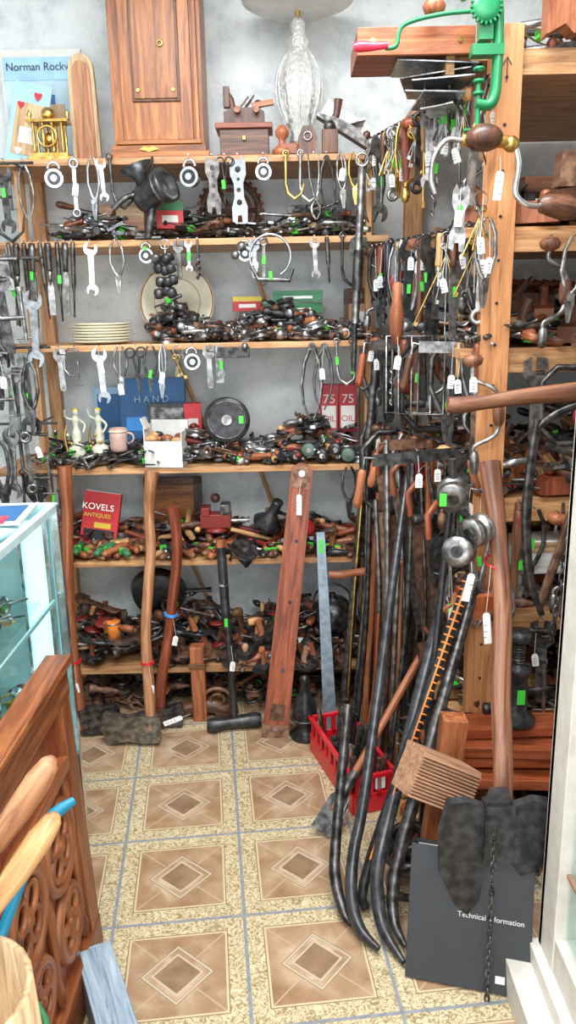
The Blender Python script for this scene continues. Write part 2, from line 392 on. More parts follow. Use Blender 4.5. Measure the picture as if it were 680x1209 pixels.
def t_brace(b, L=.32, m=WORN, w=HICK):
    b.lathe([(0, 0), (.018, -.002), (.026, -.012), (.022, -.024), (.009, -.032)], (0, 0, 0), (0, 0, 1), w, 14)
    b.smoothpath([(0, 0, -.03), (0, 0, -L*.2), (L*.14, 0, -L*.27), (L*.2, 0, -L*.36), (L*.2, 0, -L*.6), (L*.14, 0, -L*.69), (0, 0, -L*.76), (0, 0, -L*.84)], .0055, m, 8, sub=4)
    b.lathe([(.009, 0), (.014, .01), (.015, L*.1), (.014, L*.2), (.009, L*.22)], (L*.2, 0, -L*.59), (0, 0, 1), w, 12)
    b.lathe([(.007, -L*.80), (.012, -L*.84), (.013, -L*.93), (.008, -L*.99), (.003, -L)], (0, 0, 0), (0, 0, 1), m, 12)
METALS = [IRON, IRON, WORN, BLACK, STEEL, RUST, WORN]
WOODS = [ASH, HICK, REDW, DARKW]
KIND = {'w': t_wrench, 'bw': t_box_wrench, 'aw': t_adjustable, 'mw': t_multi, 'pl': t_pliers, 'sc': t_screw, 'ch': t_chisel, 'pu': t_punch, 'fi': t_file,
        'lock': t_padlock, 'ha': t_hammer, 'cc': t_cclamp, 'ca': t_calipers, 'k': t_keys, 'bit': t_bit, 'hk': t_hook, 'to': t_tongs, 'wp': t_plane,
        'mp': t_metal_plane, 'hd': t_handle, 'so': t_socket, 'pul': t_pulley, 'sh': t_shears, 'eg': t_eggbeater, 'bh': t_ball, 'dk': t_drawknife, 'br': t_brace}
NAMES = {'w': 'open_end_wrench', 'bw': 'box_end_wrench', 'aw': 'adjustable_wrench', 'mw': 'multi_wrench', 'pl': 'pliers', 'sc': 'screwdriver', 'ch': 'chisel', 'pu': 'punch',
         'fi': 'file', 'lock': 'padlock', 'ha': 'hammer', 'cc': 'c_clamp', 'ca': 'calipers', 'k': 'key_ring', 'bit': 'auger_bit', 'hk': 'iron_hook', 'to': 'blacksmith_tongs',
         'wp': 'wooden_plane', 'mp': 'hand_plane', 'hd': 'tool_handle', 'so': 'socket', 'pul': 'pulley', 'sh': 'shears', 'eg': 'hand_drill', 'bh': 'hammer_head', 'dk': 'drawknife', 'br': 'bit_brace'}
WOODY = ('ha', 'fi', 'eg', 'sc', 'ch', 'hd', 'dk', 'br')
def hang(kind, x, y, z, L, m=None, w=None, yaw=None, tilt=0, st=None, tg=None):
    b = B(NAMES[kind])
    b.cyl((x, y+.012, z+.004), (x, y-.012, z+.004), .002, STEEL, n=6)
    b.M = Matrix.Translation((x, y, z)) @ Matrix.Rotation(R.uniform(-.3, .3) if yaw is None else yaw, 4, 'Z') @ Matrix.Rotation(tilt or R.uniform(-.06, .06), 4, 'Y')
    a = {'L': L}
    if m: a['m'] = m
    if w: a['w'] = w
    elif kind in WOODY: a['w'] = R.choice([HICK, DARKW, REDW, BRN, ASH])
    KIND[kind](b, **a)
    if st if st is not None else R.random() < .28: stk(b, -L*R.uniform(.35, .6), -.011)
    if tg if tg is not None else R.random() < .2: tag(b, -.01, -.015, drop=R.uniform(.03, .12))
    return b.done()
def pile(name, x0, x1, y0, y1, z, n, kinds, lmin=.08, lmax=.2, h=.05, metals=METALS, woods=WOODS, green=.12, steep=.25):
    b = B(name)
    for i in range(n):
        k = R.choice(kinds); L = R.uniform(lmin, lmax)
        if k in ('so', 'bh'): L = R.uniform(.03, .05)
        if k in ('pul', 'lock'): L = R.uniform(.05, .085)
        fx = R.random(); fy = R.random()
        x = x0+(x1-x0)*fx; y = y0+(y1-y0)*fy
        mound = math.sin(math.pi*min(.9, max(.08, fy)))*(.65+.35*math.sin(fx*(x1-x0)*16+1))
        zz = z+.012+(i/n)*h*mound
        yaw = R.uniform(0, 6.28)
        room = min(x-x0, x1-x)
        if L/2*abs(math.sin(yaw)) > room+.05: yaw = R.uniform(-.5, .5)
        if k in ('mp', 'wp'):
            b.M = Matrix.Translation((x, y, zz+.045)) @ Matrix.Rotation(yaw, 4, 'Z')
            KIND[k](b, L=L, m=R.choice(metals), w=R.choice(woods)); continue
        st = steep*(.4+.6*i/n)
        b.M = Matrix.Translation((x, y, zz+L*.5*st*.5)) @ Matrix.Rotation(yaw, 4, 'Z') @ Matrix.Rotation(R.uniform(-.3, .3), 4, 'Y') @ Matrix.Rotation(-math.pi/2+R.uniform(-st, st), 4, 'X') @ Matrix.Translation((0, 0, L/2))
        KIND[k](b, L=L, m=R.choice(metals), w=(R.choice([None, None, None, DRED, BLACK]) if k == 'pl' else R.choice(woods)))
        if R.random() < green: b.box((0, 0, -L*.45), (.016, .018, .018), GREEN)
    b.M = Matrix()
    return b.done()

# ------------------------------------------------------------------ room
def shell(name, c, d, mat):
    b = B(name); b.box(c, d, mat); return b.done()
def wallmat():
    m, nt, p = newmat('plaster_wall')
    tc = nt.nodes.new('ShaderNodeNewGeometry')
    n = nt.nodes.new('ShaderNodeTexNoise'); n.inputs['Scale'].default_value = 6; n.inputs['Detail'].default_value = 9; n.inputs['Roughness'].default_value = .7
    nt.links.new(tc.outputs['Position'], n.inputs['Vector'])
    r = ramp(nt, [(.36, (.52, .58, .60)), (.5, (.72, .76, .77)), (.66, (.82, .85, .85))]); nt.links.new(n.outputs['Fac'], r.inputs[0])
    nt.links.new(r.outputs[0], p.inputs['Base Color']); p.inputs['Roughness'].default_value = .8
    n2 = nt.nodes.new('ShaderNodeTexNoise'); n2.inputs['Scale'].default_value = 28; n2.inputs['Detail'].default_value = 6
    nt.links.new(tc.outputs['Position'], n2.inputs['Vector'])
    b = nt.nodes.new('ShaderNodeBump'); b.inputs['Strength'].default_value = .7; b.inputs['Distance'].default_value = .012
    nt.links.new(n2.outputs['Fac'], b.inputs['Height']); nt.links.new(b.outputs[0], p.inputs['Normal'])
    return m
def floormat():
    m, nt, p = newmat('vinyl_tile')
    nd = nt.nodes; lk = nt.links
    def math_(op, a, b=None, c=None):
        x = nd.new('ShaderNodeMath'); x.operation = op
        for i, q in enumerate((a, b, c)):
            if q is None: continue
            if isinstance(q, (int, float)): x.inputs[i].default_value = q
            else: lk.new(q, x.inputs[i])
        return x.outputs[0]
    g = nd.new('ShaderNodeNewGeometry'); mp = nd.new('ShaderNodeMapping'); mp.vector_type = 'TEXTURE'
    T = .318
    mp.inputs['Location'].default_value = (.015, 1.80, 0); mp.inputs['Rotation'].default_value = (0, 0, math.radians(5.7)); mp.inputs['Scale'].default_value = (T, T, 1)
    lk.new(g.outputs['Position'], mp.inputs[0])
    s = nd.new('ShaderNodeSeparateXYZ'); lk.new(mp.outputs[0], s.inputs[0])
    def loc(o):
        a = math_('ADD', o, 100.5); f = math_('FRACT', a); return math_('ABSOLUTE', math_('SUBTRACT', f, .5))
    ax = loc(s.outputs[0]); ay = loc(s.outputs[1])
    mx = math_('MAXIMUM', ax, ay); dm = math_('ADD', ax, ay); mn = math_('MINIMUM', ax, ay)
    def mix(fac, c1, c2):
        x = nd.new('ShaderNodeMix'); x.data_type = 'RGBA'; lk.new(fac, x.inputs[0])
        for i, c in ((6, c1), (7, c2)):
            if isinstance(c, tuple): x.inputs[i].default_value = (*c, 1)
            else: lk.new(c, x.inputs[i])
        return x.outputs[2]
    def noise(sc, pts, det=6, dist=0):
        n = nd.new('ShaderNodeTexNoise'); n.inputs['Scale'].default_value = sc; n.inputs['Detail'].default_value = det; n.inputs['Distortion'].default_value = dist
        lk.new(g.outputs['Position'], n.inputs['Vector']); r = ramp(nt, pts); lk.new(n.outputs['Fac'], r.inputs[0]); return r.outputs[0]
    marble = noise(14, [(.3, (.25, .145, .075)), (.5, (.39, .255, .155)), (.7, (.54, .40, .27))], 8, .5)
    darkm = noise(20, [(.3, (.19, .11, .06)), (.7, (.31, .20, .12))], 8)
    edgem = mix(math_('MULTIPLY', math_('SUBTRACT', mx, .15), 2.6), marble, (.26, .145, .075))
    bord = noise(70, [(.40, (.25, .18, .085)), (.49, (.48, .38, .225)), (.62, (.62, .53, .36))], 5, 2.5)
    grout = noise(60, [(.3, (.17, .19, .205)), (.7, (.26, .28, .30))])
    gt = lambda a, b: math_('GREATER_THAN', a, b)
    lt = lambda a, b: math_('LESS_THAN', a, b)
    c = edgem
    diag = lt(math_('SUBTRACT', mx, mn), .007)
    c = mix(diag, c, (.46, .33, .21))
    c = mix(lt(dm, .265), c, (.22, .16, .11))
    c = mix(lt(dm, .255), c, (.50, .41, .29))
    c = mix(lt(dm, .235), c, (.25, .18, .12))
    c = mix(lt(dm, .228), c, marble)
    c = mix(lt(dm, .185), c, (.50, .40, .28))
    c = mix(lt(dm, .165), c, (.20, .14, .09))
    c = mix(lt(dm, .155), c, darkm)
    c = mix(gt(mx, .345), c, (.55, .44, .29))
    c = mix(gt(mx, .360), c, (.22, .14, .07))
    c = mix(gt(mx, .368), c, bord)
    c = mix(gt(mx, .487), c, grout)
    lk.new(c, p.inputs['Base Color']); p.inputs['Roughness'].default_value = .3
    return m
WALL = wallmat()
shell('floor', (0, .7, -.05), (3.6, 5.2, .1), floormat())
shell('wall_back', (0, 3.05, 1.35), (3.6, .1, 2.7), WALL)
shell('wall_left', (-1.75, .7, 1.35), (.1, 4.6, 2.7), WALL)
shell('wall_right', (1.55, .7, 1.35), (.1, 4.6, 2.7), WALL)
shell('ceiling', (0, .7, 2.75), (3.6, 5.2, .1), plain('ceiling_paint', (.75, .76, .76), .9))

# ------------------------------------------------------------------ back shelving
YF = 2.64
ZS = [1.915, 1.672, 1.345, .93, .597, .185]
b = B('wooden_shelving_unit')
for z in ZS:
    b.box((-.33, (YF+2.98)/2, z-.010), (1.34, 2.98-YF, .020), PINE)
for x in (-.86, .30):
    b.box((x, 2.955, .98), (.045, .04, 1.94), PINE)
    b.box((x+.02*(1 if x < 0 else -1), 2.70, .95), (.018, .05, 1.88), PINE)
for i in range(5):
    b.path([(-.42+.3*(i % 2), 2.97, ZS[i]-.03), (-.28+.25*(i % 2), 2.97, ZS[i+1]+.02)], .008, PINE, 4)
b.done(.0015)

MIX = [IRON, BLACK, WORN, RUST, WORN, STEEL, IRON]
pile('pile_of_iron_tools', -.72, .27, 2.67, 2.88, ZS[1], 190, ['pl', 'aw', 'w', 'sh', 'hk', 'so', 'pul', 'cc', 'ca', 'bh', 'mw', 'sc'], .08, .17, .09, MIX, steep=.4)
pile('pile_of_drill_parts', -.44, .27, 2.665, 2.88, ZS[2], 420, ['so', 'so', 'bh', 'bh', 'pu', 'bit', 'so', 'hd', 'pul', 'w'], .05, .12, .12, MIX, [HICK, DARKW, REDW], .05, .4)
pile('pile_of_pliers', -.86, -.35, 2.665, 2.86, ZS[3], 150, ['pl', 'pl', 'bit', 'pu', 'so', 'hk', 'bh', 'w'], .1, .19, .08, [IRON, BLACK, IRON, WORN], WOODS, .14, .4)
pile('pile_of_drill_bits', -.34, .30, 2.665, 2.88, ZS[3], 300, ['bh', 'so', 'pu', 'bit', 'pl', 'pul', 'hd', 'aw'], .06, .15, .14, MIX, [HICK, ASH, REDW, DRED], .12, .4)
pile('pile_of_chisels', -.82, .30, 2.70, 2.90, ZS[4], 220, ['ch', 'sc', 'fi', 'pu', 'hd', 'ha', 'ch', 'aw'], .12, .24, .10, MIX, [ASH, HICK, REDW, DARKW, BRN, DRED], .12, .45)
pile('pile_of_cast_parts', -.80, .30, 2.68, 2.9, ZS[5], 250, ['mp', 'pul', 'cc', 'hk', 'to', 'pl', 'aw', 'so', 'eg', 'ha', 'bh', 'br'], .12, .26, .22, [IRON, BLACK, BLACK, RUST, WORN], [DARKW, HICK, REDW, ASH], .08, .55)
def frontrow(name, z, x0, x1, n, woods, kinds=('ch', 'sc', 'hd', 'fi')):
    b = B(name)
    for i in range(n):
        x = x0+(x1-x0)*(i+R.uniform(-.3, .3))/n
        b.M = Matrix.Translation((x, YF-.03+R.uniform(-.02, .03), z+.014+R.uniform(0, .03))) @ Matrix.Rotation(R.uniform(-.7, .7), 4, 'Z') @ Matrix.Rotation(math.pi/2+R.uniform(-.1, .15), 4, 'X')
        KIND[R.choice(kinds)](b, L=R.uniform(.16, .24), m=R.choice(METALS), w=R.choice(woods))
        if R.random() < .4: b.box((0, .0, -.05), (.022, .022, .016), GREEN)
    return b.done()
frontrow('row_of_wood_handles', ZS[4], -.80, -.10, 24, [HICK, DARKW, REDW, ASH, DRED, BRN, GRNC], ('ch', 'hd', 'fi', 'pu', 'sc'))
frontrow('row_of_files', ZS[4], -.09, .29, 14, [IRON, DARKW, ASH], ('pu', 'fi', 'ch'))

# hanging rows
for k, x, L, m in [('ca', -.80, .17, WORN), ('lock', -.705, .085, CHROME), ('bw', -.642, .17, STEEL), ('pl', -.585, .18, STEEL), ('hk', -.53, .16, IRON), ('w', -.56, .13, WORN),
                   ('lock', -.285, .09, CHROME), ('mw', -.215, .17, WORN), ('mw', -.135, .20, CHROME), ('sh', -.175, .14, IRON), ('lock', -.055, .075, CHROME), ('hk', .015, .14, BRASS),
                   ('to', .10, .19, WORN), ('hk', .06, .15, WORN), ('ca', .14, .17, IRON), ('pl', .185, .16, WORN), ('pl', .225, .15, BRASS), ('cc', -.86, .14, IRON), ('w', -.915, .18, IRON), ('k', .26, .12, WORN)]:
    hang(k, x, YF-.022, ZS[0]-.005, L, m)
for i, x in enumerate([-.87, -.845, -.82, -.795, -.77, -.745, -.715, -.69, -.665]):
    hang(['pu', 'ch', 'pu', 'fi'][i % 4], x, YF-.022, ZS[1]-.005, R.uniform(.2, .27), [IRON, WORN][i % 2], IRON, st=(i % 3 == 0))
for k, x, L, m in [('w', -.61, .17, STEEL), ('pl', -.53, .16, WORN), ('lock', -.435, .07, CHROME), ('w', -.30, .10, STEEL), ('aw', -.33, .12, WORN), ('bit', -.27, .12, IRON), ('lock', -.12, .07, CHROME), ('bw', -.06, .14, WORN), ('aw', -.09, .12, STEEL), ('pu', .14, .14, IRON), ('hk', .19, .16, IRON), ('aw', .24, .2, IRON), ('w', .10, .13, WORN)]:
    hang(k, x, YF-.022, ZS[1]-.005, L, m)
for k, x, L, m in [('aw', -.74, .14, WORN), ('cc', -.69, .12, STEEL), ('w', -.61, .19, STEEL), ('pl', -.54, .15, WORN), ('sh', -.49, .18, IRON), ('pl', -.44, .15, IRON), ('pl', -.40, .17, STEEL),
                   ('lock', -.305, .08, CHROME), ('aw', -.25, .14, WORN), ('w', -.215, .11, STEEL), ('ca', .09, .25, WORN), ('ca', .13, .22, IRON), ('hk', .22, .17, IRON), ('pl', -.94, .2, IRON), ('k', -.35, .1, WORN), ('hk', .17, .15, WORN)]:
    hang(k, x, YF-.022, ZS[2]-.005, L, m)
b = B('try_square'); b.box((-.17, YF-.02, ZS[2]-.03), (.11, .014, .035), IRON); b.box((-.215, YF-.02, ZS[2]-.07), (.028, .003, .12), WORN); b.ball((-.13, YF-.03, ZS[2]-.012), .012, WORN); b.done(.001)
for k, x, L, m in [('hk', -.90, .2, IRON), ('aw', -.86, .3, IRON), ('cc', -.80, .16, IRON), ('pl', .21, .18, IRON), ('w', .27, .2, IRON)]:
    hang(k, x, YF-.022, ZS[3]-.005, L, m)
b = B('steel_hoop_tool'); b.M = Matrix.Translation((-.04, YF-.04, ZS[1]))
b.ring((0, 0, -.06), .065, .004, (0, 1, 0), STEEL, 20, 6, -120, 150); b.path([(-.06, 0, -.09), (-.04, 0, -.13), (.06, 0, -.135), (.07, 0, -.1)], .007, WORN, 6); b.ball((-.09, 0, -.03), .016, WORN); b.ball((-.11, 0, -.055), .014, WORN); stk(b, -.12, -.01); b.done()
# ironwork hung along the left rack
for k, x, z, L, m in [('cc', -.84, 1.62, .24, WORN), ('to', -.90, 1.60, .34, IRON), ('aw', -.93, 1.34, .26, WORN), ('aw', -.86, 1.33, .28, WORN), ('pl', -.80, 1.30, .22, IRON), ('w', -.88, 1.10, .24, WORN),
                      ('cc', -.80, 1.08, .2, IRON), ('pl', -.92, 1.06, .24, IRON), ('aw', -.89, 1.85, .2, WORN), ('w', -.83, 1.88, .2, IRON), ('w', -.77, 1.52, .24, STEEL),
                      ('w', -.94, 1.86, .3, WORN), ('hk', -.86, 1.86, .22, BLACK), ('aw', -.88, 1.60, .26, IRON), ('w', -.83, 1.36, .3, IRON), ('ha', -.95, 1.60, .3, IRON), ('bw', -.84, 1.08, .2, WORN), ('aw', -.95, 1.10, .24, IRON), ('cc', -.89, 1.34, .2, WORN)]:
    hang(k, x, 2.50+R.uniform(-.02, .02), z, L, m)
b = B('hanging_rail')
for z in (1.88, 1.61, 1.34, 1.10):
    b.cyl((-1.0, 2.53, z+.006), (-.74, 2.53, z+.006), .004, IRON, n=6); b.cyl((-.80, 2.53, z+.006), (-.80, 2.69, z+.006), .004, IRON, n=6)
b.done()

# ------------------------------------------------------------------ top shelf objects
z0 = ZS[0]
b = B('wooden_wall_cabinet')
cx, cy = -.385, 2.80
b.box((cx, cy, z0+.30), (.285, .18, .60), OAK)
b.box((cx, cy-.092, z0+.31), (.22, .02, .50), OAK)
b.box((cx, cy-.104, z0+.35), (.15, .010, .36), DARKW); b.box((cx, cy-.108, z0+.35), (.136, .012, .346), OAK)
b.box((cx, cy-.01, z0+.012), (.32, .22, .024), OAK); b.box((cx, cy-.008, z0+.034), (.30, .205, .02), OAK)
b.box((cx, cy-.105, z0+.053), (.27, .012, .012), OAK)
b.prism([(-.03, 0), (-.015, .008), (0, .004), (.015, .008), (.03, 0), (0, -.008)], .004, BRASS, (cx-.03, cy-.122, z0+.03))
b.box((cx+.125, cy-.1, z0+.3), (.012, .02, .5), OAK)
for s in (-1, 1): b.cyl((cx+s*.055, cy-.120, z0+.20), (cx+s*.055, cy-.112, z0+.20), .005, BRASS)
b.ring((cx+.02, cy-.118, z0+.33), .008, .003, (0, 1, 0), BRASS, 10, 5)
b.done(.003)
b = B('wooden_scoop_board')
o = [(-.045, 0), (.045, 0), (.042, .25)]+[(.040*math.cos(a), .29+.045*math.sin(a)) for a in [math.pi*i/8 for i in range(9)]]+[(-.042, .25)]
b.prism(o, .02, PALE, (-.635, 2.80, z0), (.05, 0, 0)); b.prism([(x*.7, z*.86+.025) for x, z in o], .006, HANDW, (-.635, 2.786, z0), (.05, 0, 0)); b.done(.003)
b = B('framed_print')
b.box((-.80, 2.93, z0+.19), (.27, .015, .40), CARD); b.box((-.80, 2.921, z0+.18), (.25, .004, .35), SKY2); b.box((-.80, 2.918, z0+.33), (.25, .003, .07), LBLUE); b.box((-.83, 2.917, z0+.15), (.14, .003, .2), BLUEB)
b.box((-.76, 2.915, z0+.14), (.06, .003, .16), PALE)
o1 = b.done(); text('print_title', 'Norman Rockwell', .034, (-.79, 2.9145, z0+.325), (math.pi/2, 0, 0), IRON, o1)
b = B('greeting_card')
b.M = Matrix.Translation((-.85, 2.78, z0)) @ Matrix.Rotation(.22, 4, 'Y') @ Matrix.Rotation(-.08, 4, 'X')
b.box((0, 0, .135), (.12, .006, .25), LBLUE); b.box((0, -.004, .12), (.09, .002, .16), PALE); b.box((.01, -.0055, .10), (.07, .002, .05), CARD)
def heart(s): return [(s*.8*math.sin(t)**3, s*(.8*math.cos(t)-.3*math.cos(2*t)-.12*math.cos(3*t))) for t in [i*2*math.pi/20 for i in range(20)]]
b.prism(heart(.016), .002, REDB, (.02, -.006, .225)); b.prism(heart(.014), .002, CARD, (-.02, -.006, .05)); b.prism(heart(.014), .002, REDB, (-.03, -.0065, .19))
b.done()
b = B('brass_mantel_ornament')
b.M = Matrix.Translation((-.735, 2.72, z0))
b.box((0, 0, .008), (.14, .07, .016), BRASS); b.box((0, 0, .022), (.12, .06, .012), BRASS)
for x in (-.045, -.015, .015, .045):
    for y in (-.022, .022): b.lathe([(.006, 0), (.004, .01), (.005, .05), (.004, .085), (.007, .09)], (x, y, .028), (0, 0, 1), BRASS, 8)
b.box((0, 0, .122), (.13, .065, .008), BRASS); b.ball((0, 0, .145), .022, BRASS)
b.ring((0, -.035, .075), .03, .004, (0, 1, 0), BRASS); b.ball((0, 0, .072), .020, BRASS)
for x in (-.06, .06): b.lathe([(.008, 0), (.005, .01), (.009, .02), (0, .035)], (x, 0, .126), (0, 0, 1), BRASS, 8)
b.done()
b = B('crystal_table_lamp')
b.M = Matrix.Translation((.062, 2.765, z0))
b.lathe([(0, 0), (.06, 0), (.062, .012), (.035, .02), (.02, .03), (.018, .05)], (0, 0, 0), (0, 0, 1), BRASS, 24)
b.lathe([(.018, .045), (.035, .06), (.03, .08), (.045, .11), (.066, .17), (.072, .22), (.064, .27), (.045, .31), (.026, .335), (.034, .35), (.02, .37), (.024, .40), (.012, .42)], (0, 0, 0), (0, 0, 1), CRYST, 16)
for k in range(12):
    a = k*math.tau/12; b.smoothpath([(.045*math.cos(a), .045*math.sin(a), .11), (.068*math.cos(a), .068*math.sin(a), .17), (.074*math.cos(a), .074*math.sin(a), .22), (.066*math.cos(a), .066*math.sin(a), .27), (.046*math.cos(a), .046*math.sin(a), .31)], .004, CRYST, 5)
b.cyl((0, 0, .42), (0, 0, .47), .008, BRASS)
b.lathe([(.02, .435), (.12, .440), (.175, .465), (.19, .51), (.185, .51), (.17, .47), (.11, .448), (.02, .443)], (0, 0, 0), (0, 0, 1), FROST, 32)
b.done()
b = B('wooden_chest'); cx = -.115
b.box((cx, 2.75, z0+.045), (.155, .11, .085), DARKW); b.box((cx, 2.75, z0+.096), (.18, .13, .016), REDW); b.box((cx, 2.75, z0+.006), (.175, .125, .012), REDW); b.box((cx, 2.688, z0+.06), (.012, .004, .014), BRASS); b.done(.002)
b = B('wooden_plow_plane'); b.M = Matrix.Translation((cx, 2.75, z0+.155))
t_plane(b, .13, WORN, DARKW); b.cyl((-.02, -.05, -.01), (-.02, .05, -.01), .01, HICK, n=10); b.cyl((.04, -.05, -.01), (.04, .05, -.01), .01, HICK, n=10); b.box((-.055, 0, .035), (.02, .03, .06), DARKW); b.box((.06, -.01, .012), (.07, .02, .016), HICK, (0, -.15, 0)); b.done(.0015)
b = B('wooden_knob_tool'); b.M = Matrix.Translation((.005, 2.68, z0))
b.lathe([(.03, 0), (.032, .02), (.012, .035), (.01, .05), (.02, .06), (.022, .075), (.012, .09), (0, .092)], (0, 0, 0), (0, 0, 1), HICK, 16); b.box((.02, -.01, .02), (.05, .03, .03), REDW); b.done()
b = B('wooden_pulley_block'); b.M = Matrix.Translation((.085, 2.68, z0))
b.prism([(-.025, 0), (.025, 0), (.03, .05), (.015, .085), (-.015, .085), (-.03, .05)], .04, DARKW); b.ring((0, -.022, .055), .012, .004, (0, 1, 0), WORN); b.box((.07, 0, .04), (.05, .04, .07), DARKW); b.ball((.07, 0, .085), .02, IRON); b.done(.002)
b = B('hand_plane'); b.M = Matrix.Translation((.20, 2.72, z0+.07)) @ Matrix.Rotation(.55, 4, 'Y') @ Matrix.Translation((0, 0, .05)); t_metal_plane(b, .2, IRON, DARKW); b.box((0, .03, -.01), (.19, .004, .06), WORN); b.done()

# shelf 2 items
b = B('meat_grinder'); b.M = Matrix.Translation((-.40, YF-.05, 1.80))
b.lathe([(.0, -.05), (.035, -.05), (.045, -.03), (.04, .03), (.055, .05), (.055, .065), (.04, .065), (.035, .05)], (0, 0, 0), (.75, -.4, .35), BLACK, 18)
b.lathe([(.02, 0), (.02, .04), (.055, .075), (.05, .075), (.015, .045)], (-.02, 0, .01), (-.35, 0, 1), BLACK, 16)
b.cyl((0, 0, -.03), (-.02, 0, -.13), .013, IRON); b.smoothpath([(-.03, 0, 0), (-.08, -.01, -.01), (-.13, -.01, -.05)], .009, IRON, 8); b.cyl((-.13, -.03, -.05), (-.13, .02, -.05), .011, DARKW)
b.ring((.03, -.02, .015), .045, .006, (.75, -.4, .35), IRON, 20, 6); b.cyl((-.06, 0, -.128), (.02, 0, -.128), .006, IRON)
b.cyl((0, .0, .05), (0, .045, .115), .004, IRON, n=6); b.done()
b = B('cast_gear_wheel'); b.M = Matrix.Translation((-.18, 2.93, ZS[1]+.115)) @ Matrix.Rotation(-.1, 4, 'X')
b.ring((0, 0, 0), .10, .012, (0, 1, 0), RUST, 32, 8); b.ring((0, 0, 0), .07, .006, (0, 1, 0), REDW, 28, 6)
for i in range(28):
    a = i*math.tau/28; b.box((.113*math.cos(a), 0, .113*math.sin(a)), (.012, .018, .010), DRED, (0, -a, 0))
for i in range(6):
    a = i*math.tau/6; b.cyl((0, 0, 0), (.095*math.cos(a), 0, .095*math.sin(a)), .008, RUST, n=6)
b.cyl((0, -.015, 0), (0, .015, 0), .02, RUST); b.done()
def carton(name, c, d, m, rz=0, stripes=None, lid=False):
    b = B(name); b.M = Matrix.Translation(c) @ Matrix.Rotation(rz, 4, 'Z')
    b.box((0, 0, d[2]/2), d, m); b.box((0, 0, d[2]*.82), (d[0]+.002, d[1]+.002, d[2]*.34), stripes or m); b.box((0, -d[1]/2-.001, d[2]*.35), (d[0]*.6, .001, d[2]*.25), CARD); return b.done(.001)
carton('red_tin_box', (-.365, 2.70, ZS[1]+.035), (.085, .05, .085), REDB, .2, GRNC)
carton('dark_cardboard_box', (.12, 2.88, ZS[1]+.03), (.2, .07, .09), DARKW, 0, IRON)
carton('cardboard_box', (-.55, 2.88, ZS[1]), (.16, .1, .13), TAN, 0, PALE)
carton('small_red_box', (-.13, 2.86, ZS[2]+.10), (.1, .05, .05), REDB, .1, YEL)
carton('green_metal_box', (.03, 2.84, ZS[2]+.09), (.2, .08, .035), GRNC, .1, GRNC)
carton('green_metal_box', (.05, 2.83, ZS[2]+.13), (.17, .07, .035), GRNC, -.05, GRNC)
carton('brown_box', (.27, 2.86, ZS[2]+.02), (.1, .1, .15), TAN, .1, DARKW)
b = B('stoneware_plate'); b.M = Matrix.Translation((-.38, 2.90, ZS[2]+.135)) @ Matrix.Rotation(-.16, 4, 'X')
b.lathe([(0, .0), (.07, .0), (.08, -.004), (.12, -.016), (.132, -.018), (.134, -.014), (.12, -.006), (.08, .008), (0, .008)], (0, 0, 0), (0, 1, 0), CREAM, 40)
b.ring((0, -.0165, 0), .128, .003, (0, 1, 0), BROWNC, 40, 6); b.ring((0, -.004, 0), .082, .0015, (0, 1, 0), BROWNC, 40, 6)
for i in range(6):
    a = 3.6+i*.4; b.ball((.10*math.cos(a), -.013, .10*math.sin(a)), .009, BROWNC, (1.3, .25, .6), 8); b.ball((.105*math.cos(a+.2), -.013, .105*math.sin(a+.2)), .005, GRNC, (1.3, .25, .6), 8)
b.done()
b = B('stack_of_plates'); b.M = Matrix.Translation((-.62, 2.74, ZS[2]+.002))
for i in range(7):
    z = i*.0095; b.lathe([(0, z), (.06, z), (.10, z+.008), (.102, z+.012), (.06, z+.005), (0, z+.005)], (0, 0, 0), (0, 0, 1), CREAM, 32)
b.done()
b = B('string_of_sockets'); b.M = Matrix.Translation((-.37, YF-.05, ZS[1]-.02))
for i in range(12):
    x = .022*((i % 3)-1)+R.uniform(-.005, .005); z = -.04-.035*(i//3)+R.uniform(-.006, .006); b.lathe([(.010, 0), (.016, .004), (.017, .02), (.013, .03), (0, .03)], (x, -.006*(i % 2), z-.015), (R.uniform(-.4, .4), R.uniform(-.4, .1), 1), BLACK if i % 3 else IRON, 12)
b.cyl((0, 0, .0), (0, 0, -.14), .002, STRING, n=4); b.ring((0, 0, .0), .014, .002, (0, 1, 0), STEEL); b.done()

# shelf 4 items
for x, s in ((-.735, 1), (-.655, -1)):
    b = B('porcelain_figurine'); b.M = Matrix.Translation((x, 2.73, ZS[3]+.055)) @ Matrix.Rotation(.3*s, 4, 'Z')
    b.lathe([(0, -.05), (.028, -.05), (.030, .01), (.012, .02), (.018, .045), (.014, .065), (.008, .08), (.0125, .10), (.014, .105), (.006, .12)], (0, 0, 0), (0, 0, 1), PORC, 14)
    b.ball((.002*s, 0, .130), .012, PORC, (.9, .9, 1.15)); b.ball((.002*s, .003, .136), .012, YEL, (1, 1, .8))
    b.smoothpath([(.010, 0, .105), (.030, 0, .085), (.022, -.015, .06)], [.005, .0045, .003], PORC, 8); b.smoothpath([(-.010, 0, .105), (-.032, 0, .115), (-.034, -.01, .14)], [.005, .004, .003], PORC, 8)
    b.smoothpath([(-.015, 0, -.02), (-.035, 0, .0), (-.04, 0, .05), (-.03, 0, .09)], [.008, .006, .004, .002], BRASS, 8)
    for i in range(9): b.ball((R.uniform(-.035, .02), -.015+R.uniform(-.01, .01), R.uniform(-.03, .06)), .006, R.choice([BRASS, GRNC, PORC, BROWNC]), n=8)
    b.done()
b = B('ceramic_mug'); b.M = Matrix.Translation((-.585, 2.71, ZS[3]+.05))
